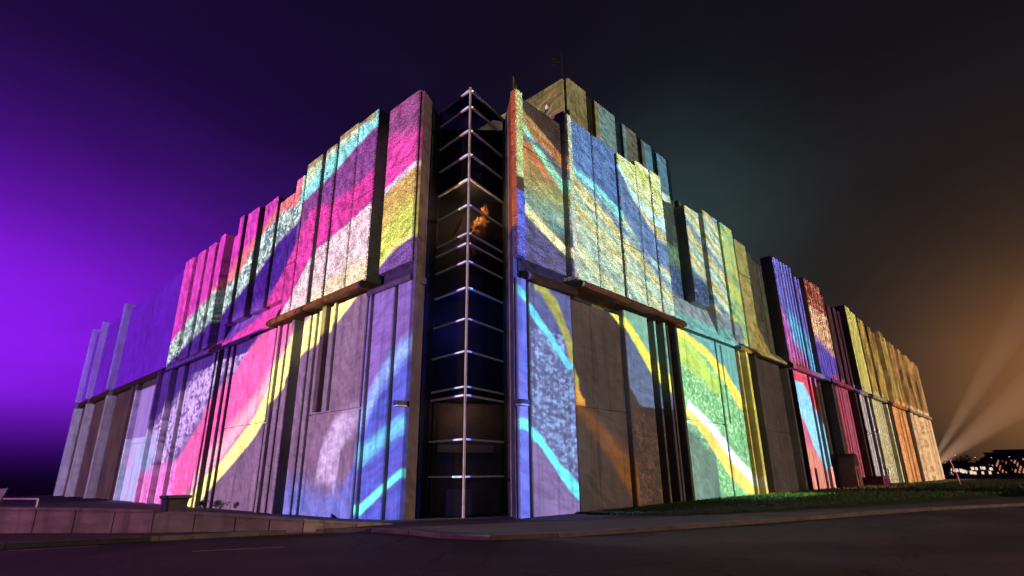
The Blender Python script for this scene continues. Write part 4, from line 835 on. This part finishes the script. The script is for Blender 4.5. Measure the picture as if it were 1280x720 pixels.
    if side == 'L': gamp = T.math('MULTIPLY', gamp, T.sstep(S, 36.8, 37.4, 1., .25))
    gsum = T.math('ADD', T.math('ADD', T.math('MULTIPLY', gn, .24), T.math('MULTIPLY', g2, .46)), T.math('MULTIPLY', stroke, .66))
    grain = T.math('MAXIMUM', .12, T.math('ADD', 1.04, T.math('MULTIPLY', gamp, T.math('SUBTRACT', gsum, .67))))
    rgb2 = T.new('ShaderNodeRGBToBW'); T.plug(rgb2.inputs[0], col); bw = rgb2.outputs[0]
    bwv = T.math('ADD', T.math('MULTIPLY', bw, 1.1), .02)
    col = T.mix(.11, col, T.vec(bwv, bwv, bwv))
    col = T.mix(1.0, col, T.vec(grain, grain, grain), 'MULTIPLY')
    mask = T.math('MULTIPLY', T.sstep(Z, -9.0, -7.5), T.math('MULTIPLY', T.sstep(S, srange[0]-.05, srange[0]+.05), T.sstep(S, srange[1]-.05, srange[1]+.05, 1., 0.)))
    mask = T.math('MULTIPLY', mask, T.sstep(Z, 26.5, 27.5, 1., 0.))
    T.plug(em.inputs['Color'], col)
    T.plug(em.inputs['Strength'], T.math('MULTIPLY', mask, T.math('MINIMUM', fall, 12.0)))
    lo_ = bpy.data.objects.new(name, ld); COL.objects.link(lo_)
    lo_.location = pos
    tgt = Vector((sum(srange)/2, 0, 9)) if side == 'R' else Vector((0, sum(srange)/2, 9))
    lo_.rotation_euler = (tgt-Vector(pos)).to_track_quat('-Z','Y').to_euler()
    return lo_
PW = 176.0
projector('projector_left_corner', 'L', (-46, 24, 5.5), LAYERS_LEFT, 75., PW*46*46, 1, (-25,6.95))
projector('projector_left', 'L', (-46, 24, 5.5), LAYERS_LEFT, 75., PW*46*46, 1, (6.95,75))
projector('projector_right_corner', 'R', (20, -46, 5.5), LAYERS_RIGHT, 50., PW*46*46, 1, (-25,6.95))
projector('projector_right', 'R', (20, -46, 5.5), LAYERS_RIGHT, 50., PW*46*46, 1, (6.95,16.6))
projector('projector_right_far', 'R', (20, -46, 5.5), LAYERS_RIGHT, 50., PW*46*46, 1, (16.6,36.0))
projector('projector_far', 'R', (66, -52, 5.5), LAYERS_FAR, 112., PW*52*52, 1, (36.0,112))

def lamp(name, kind, loc, col, power, target=None, size=.3, spot=60, blend=.5):
    ld = bpy.data.lights.new(name, kind); ld.color = col; ld.energy = power
    if kind in ('POINT','SPOT'): ld.shadow_soft_size = size
    if kind == 'SPOT': ld.spot_size = math.radians(spot); ld.spot_blend = blend
    o = bpy.data.objects.new(name, ld); COL.objects.link(o); o.location = loc
    if target: o.rotation_euler = (Vector(target)-Vector(loc)).to_track_quat('-Z','Y').to_euler()
    return o
lamp('lobby_lamp', 'POINT', (2.5,2.75,4.2), (1,.62,.28), 16, size=.08)
lamp('tower_fill_light', 'SPOT', (-22,-27,4), (.86,.74,.86), 4300, target=(2.2,2.2,9.0), size=.1, spot=30, blend=.3)  # added fill light from the camera side, lifts the tower frame
lamp('stair_lamp', 'POINT', (2.5,2.4,13.6), (1,.55,.2), 110, size=.06)
lamp('tower_blue_fill', 'POINT', (2.2,2.6,8.2), (.12,.14,1), 60, size=.06)  # added blue fill inside the tower, makes the dark panes bluish

# ------------------------------------------------------------------ searchlight beams in the damp air at the far end
def beam(name, label, p0, p1, r0, r1, dens, col, power):
    p0, p1 = Vector(p0), Vector(p1); d = p1-p0
    bm = new_bm(); add_tube(bm, (0,0,0), d, r0, r1, 24)
    m = bpy.data.materials.new(name+'_air'); m.use_nodes = True
    T = NT(m.node_tree); T.n.clear(); out = T.new('ShaderNodeOutputMaterial')
    v = T.new('ShaderNodeVolumePrincipled'); v.inputs['Color'].default_value = (*col,1); v.inputs['Density'].default_value = dens
    v.inputs['Anisotropy'].default_value = .0
    T.l.new(v.outputs[0], out.inputs['Volume'])
    o = obj(name, bm, m); o.location = p0
    o['kind'] = 'stuff'; o['label'] = label; o['category'] = 'light beam'
    ang = math.degrees(2*math.atan((r1)/d.length))*1.25
    back = d.normalized()*(-.4)
    lamp(name+'_lamp', 'SPOT', p0+back+d.normalized()*.5, col, power, target=p1, size=.2, spot=ang, blend=.6)
    return o
beam('light_beam', 'steeper pale searchlight beam rising from behind the far end of the building', (110,2.9,1.0), (143,-25.5,45.5), .4, 3.6, .0075, (1,.80,.64), 170000)
beam('light_beam', 'lower broader searchlight beam rising to the right beside the steeper one', (110,3.4,.8), (147,-26,26.5), .4, 5.4, .0065, (1,.76,.58), 170000)

# ------------------------------------------------------------------ world: night sky with coloured glow low in the haze
w = bpy.data.worlds.new('World'); scene.world = w; w.use_nodes = True
T = NT(w.node_tree); T.n.clear()
out = T.new('ShaderNodeOutputWorld')
sky = T.new('ShaderNodeTexSky'); sky.sky_type = 'NISHITA'; sky.sun_disc = False
sky.sun_elevation = math.radians(-6); sky.sun_rotation = math.radians(200)
dirv = T.new('ShaderNodeTexCoord').outputs['Generated']
D = T.sep(dirv)
az = T.math('ARCTAN2', D[1], D[0])           # 0 = +X (right), pi/2 = +Y (left)
el = T.math('ARCSINE', D[2])
def lobe(a0, e0, sa, se_up, se_dn, col, k):
    da = T.math('DIVIDE', T.math('SUBTRACT', az, math.radians(a0)), math.radians(sa))
    de = T.math('SUBTRACT', el, math.radians(e0))
    up = T.math('DIVIDE', T.math('MAXIMUM', de, 0.0), math.radians(se_up)); dn = T.math('DIVIDE', T.math('MINIMUM', de, 0.0), math.radians(se_dn))
    r2 = T.math('ADD', T.math('MULTIPLY', da, da), T.math('ADD', T.math('MULTIPLY', up, up), T.math('MULTIPLY', dn, dn)))
    g = T.math('EXPONENT', T.math('MULTIPLY', r2, -1.0))
    return T.mix(1.0, lin(col), T.vec(T.math('MULTIPLY', g, k), T.math('MULTIPLY', g, k), T.math('MULTIPLY', g, k)), 'MULTIPLY')
base = T.mix(T.sstep(el, math.radians(0), math.radians(50)), lin((25,21,23)), lin((18,16,24)))
base = T.mix(T.sstep(az, math.radians(15), math.radians(75)), base, lin((16,9,34)))
acc = base
for L_ in (lobe(93, 9.5, 24, 12, 8, (136,22,232), 1.0), lobe(88, 13, 36, 20, 14, (52,11,108), .5), lobe(-3.5, 6, 9, 8, 6.5, (122,78,38), 1.1), lobe(-2, 8, 20, 18, 12, (48,37,27), .6), lobe(25, 25, 11, 9, 9, (38,60,58), .75)):
    acc = T.mix(1.0, acc, L_, 'ADD')
# thin uneven cloud carrying the glow
cl = T.noise(T.vmul(dirv, (1.0,1.0,2.6)), 2.2, 6, .6, .4)
clv = T.math('ADD', .90, T.math('MULTIPLY', T.sstep(cl, .3, .7), .22))
acc = T.mix(1.0, acc, T.vec(clv, clv, clv), 'MULTIPLY')
acc = T.mix(T.math('MULTIPLY', T.sstep(el, math.radians(7), math.radians(-1)), T.sstep(az, math.radians(50), math.radians(76))), acc, lin((5,2,20)))

bg = T.new('ShaderNodeBackground'); T.plug(bg.inputs[0], acc); bg.inputs[1].default_value = 1.0
sb = T.new('ShaderNodeBackground'); T.l.new(sky.outputs[0], sb.inputs[0]); sb.inputs[1].default_value = .004
ad = T.new('ShaderNodeAddShader'); T.l.new(bg.outputs[0], ad.inputs[0]); T.l.new(sb.outputs[0], ad.inputs[1]); T.l.new(ad.outputs[0], out.inputs[0])

# ------------------------------------------------------------------ camera
cam = bpy.data.cameras.new('camera'); cam.lens = 19.407; cam.sensor_width = 36; cam.clip_end = 4000; cam.clip_start = .1
co = bpy.data.objects.new('camera', cam); COL.objects.link(co)
Rm = Matrix(((0.6887037, -0.2265735, -0.6887319), (-0.7249687, -0.2287888, -0.6496739), (-0.0103753, 0.9467418, -0.3218264)))
co.matrix_world = Matrix.Translation((-13.2448,-14.9090,1.6)) @ Rm.to_4x4()
scene.camera = co
vs = scene.view_settings; vs.view_transform = 'Standard'; vs.look = 'None'; vs.exposure = 0; vs.gamma = 1; vs.use_curve_mapping = False
scene.cycles.max_bounces = 6; scene.cycles.diffuse_bounces = 2; scene.cycles.glossy_bounces = 3; scene.cycles.transparent_max_bounces = 8; scene.cycles.volume_bounces = 0
scene.cycles.sample_clamp_indirect = 4
try: scene.cycles.use_denoising = True
except Exception: pass
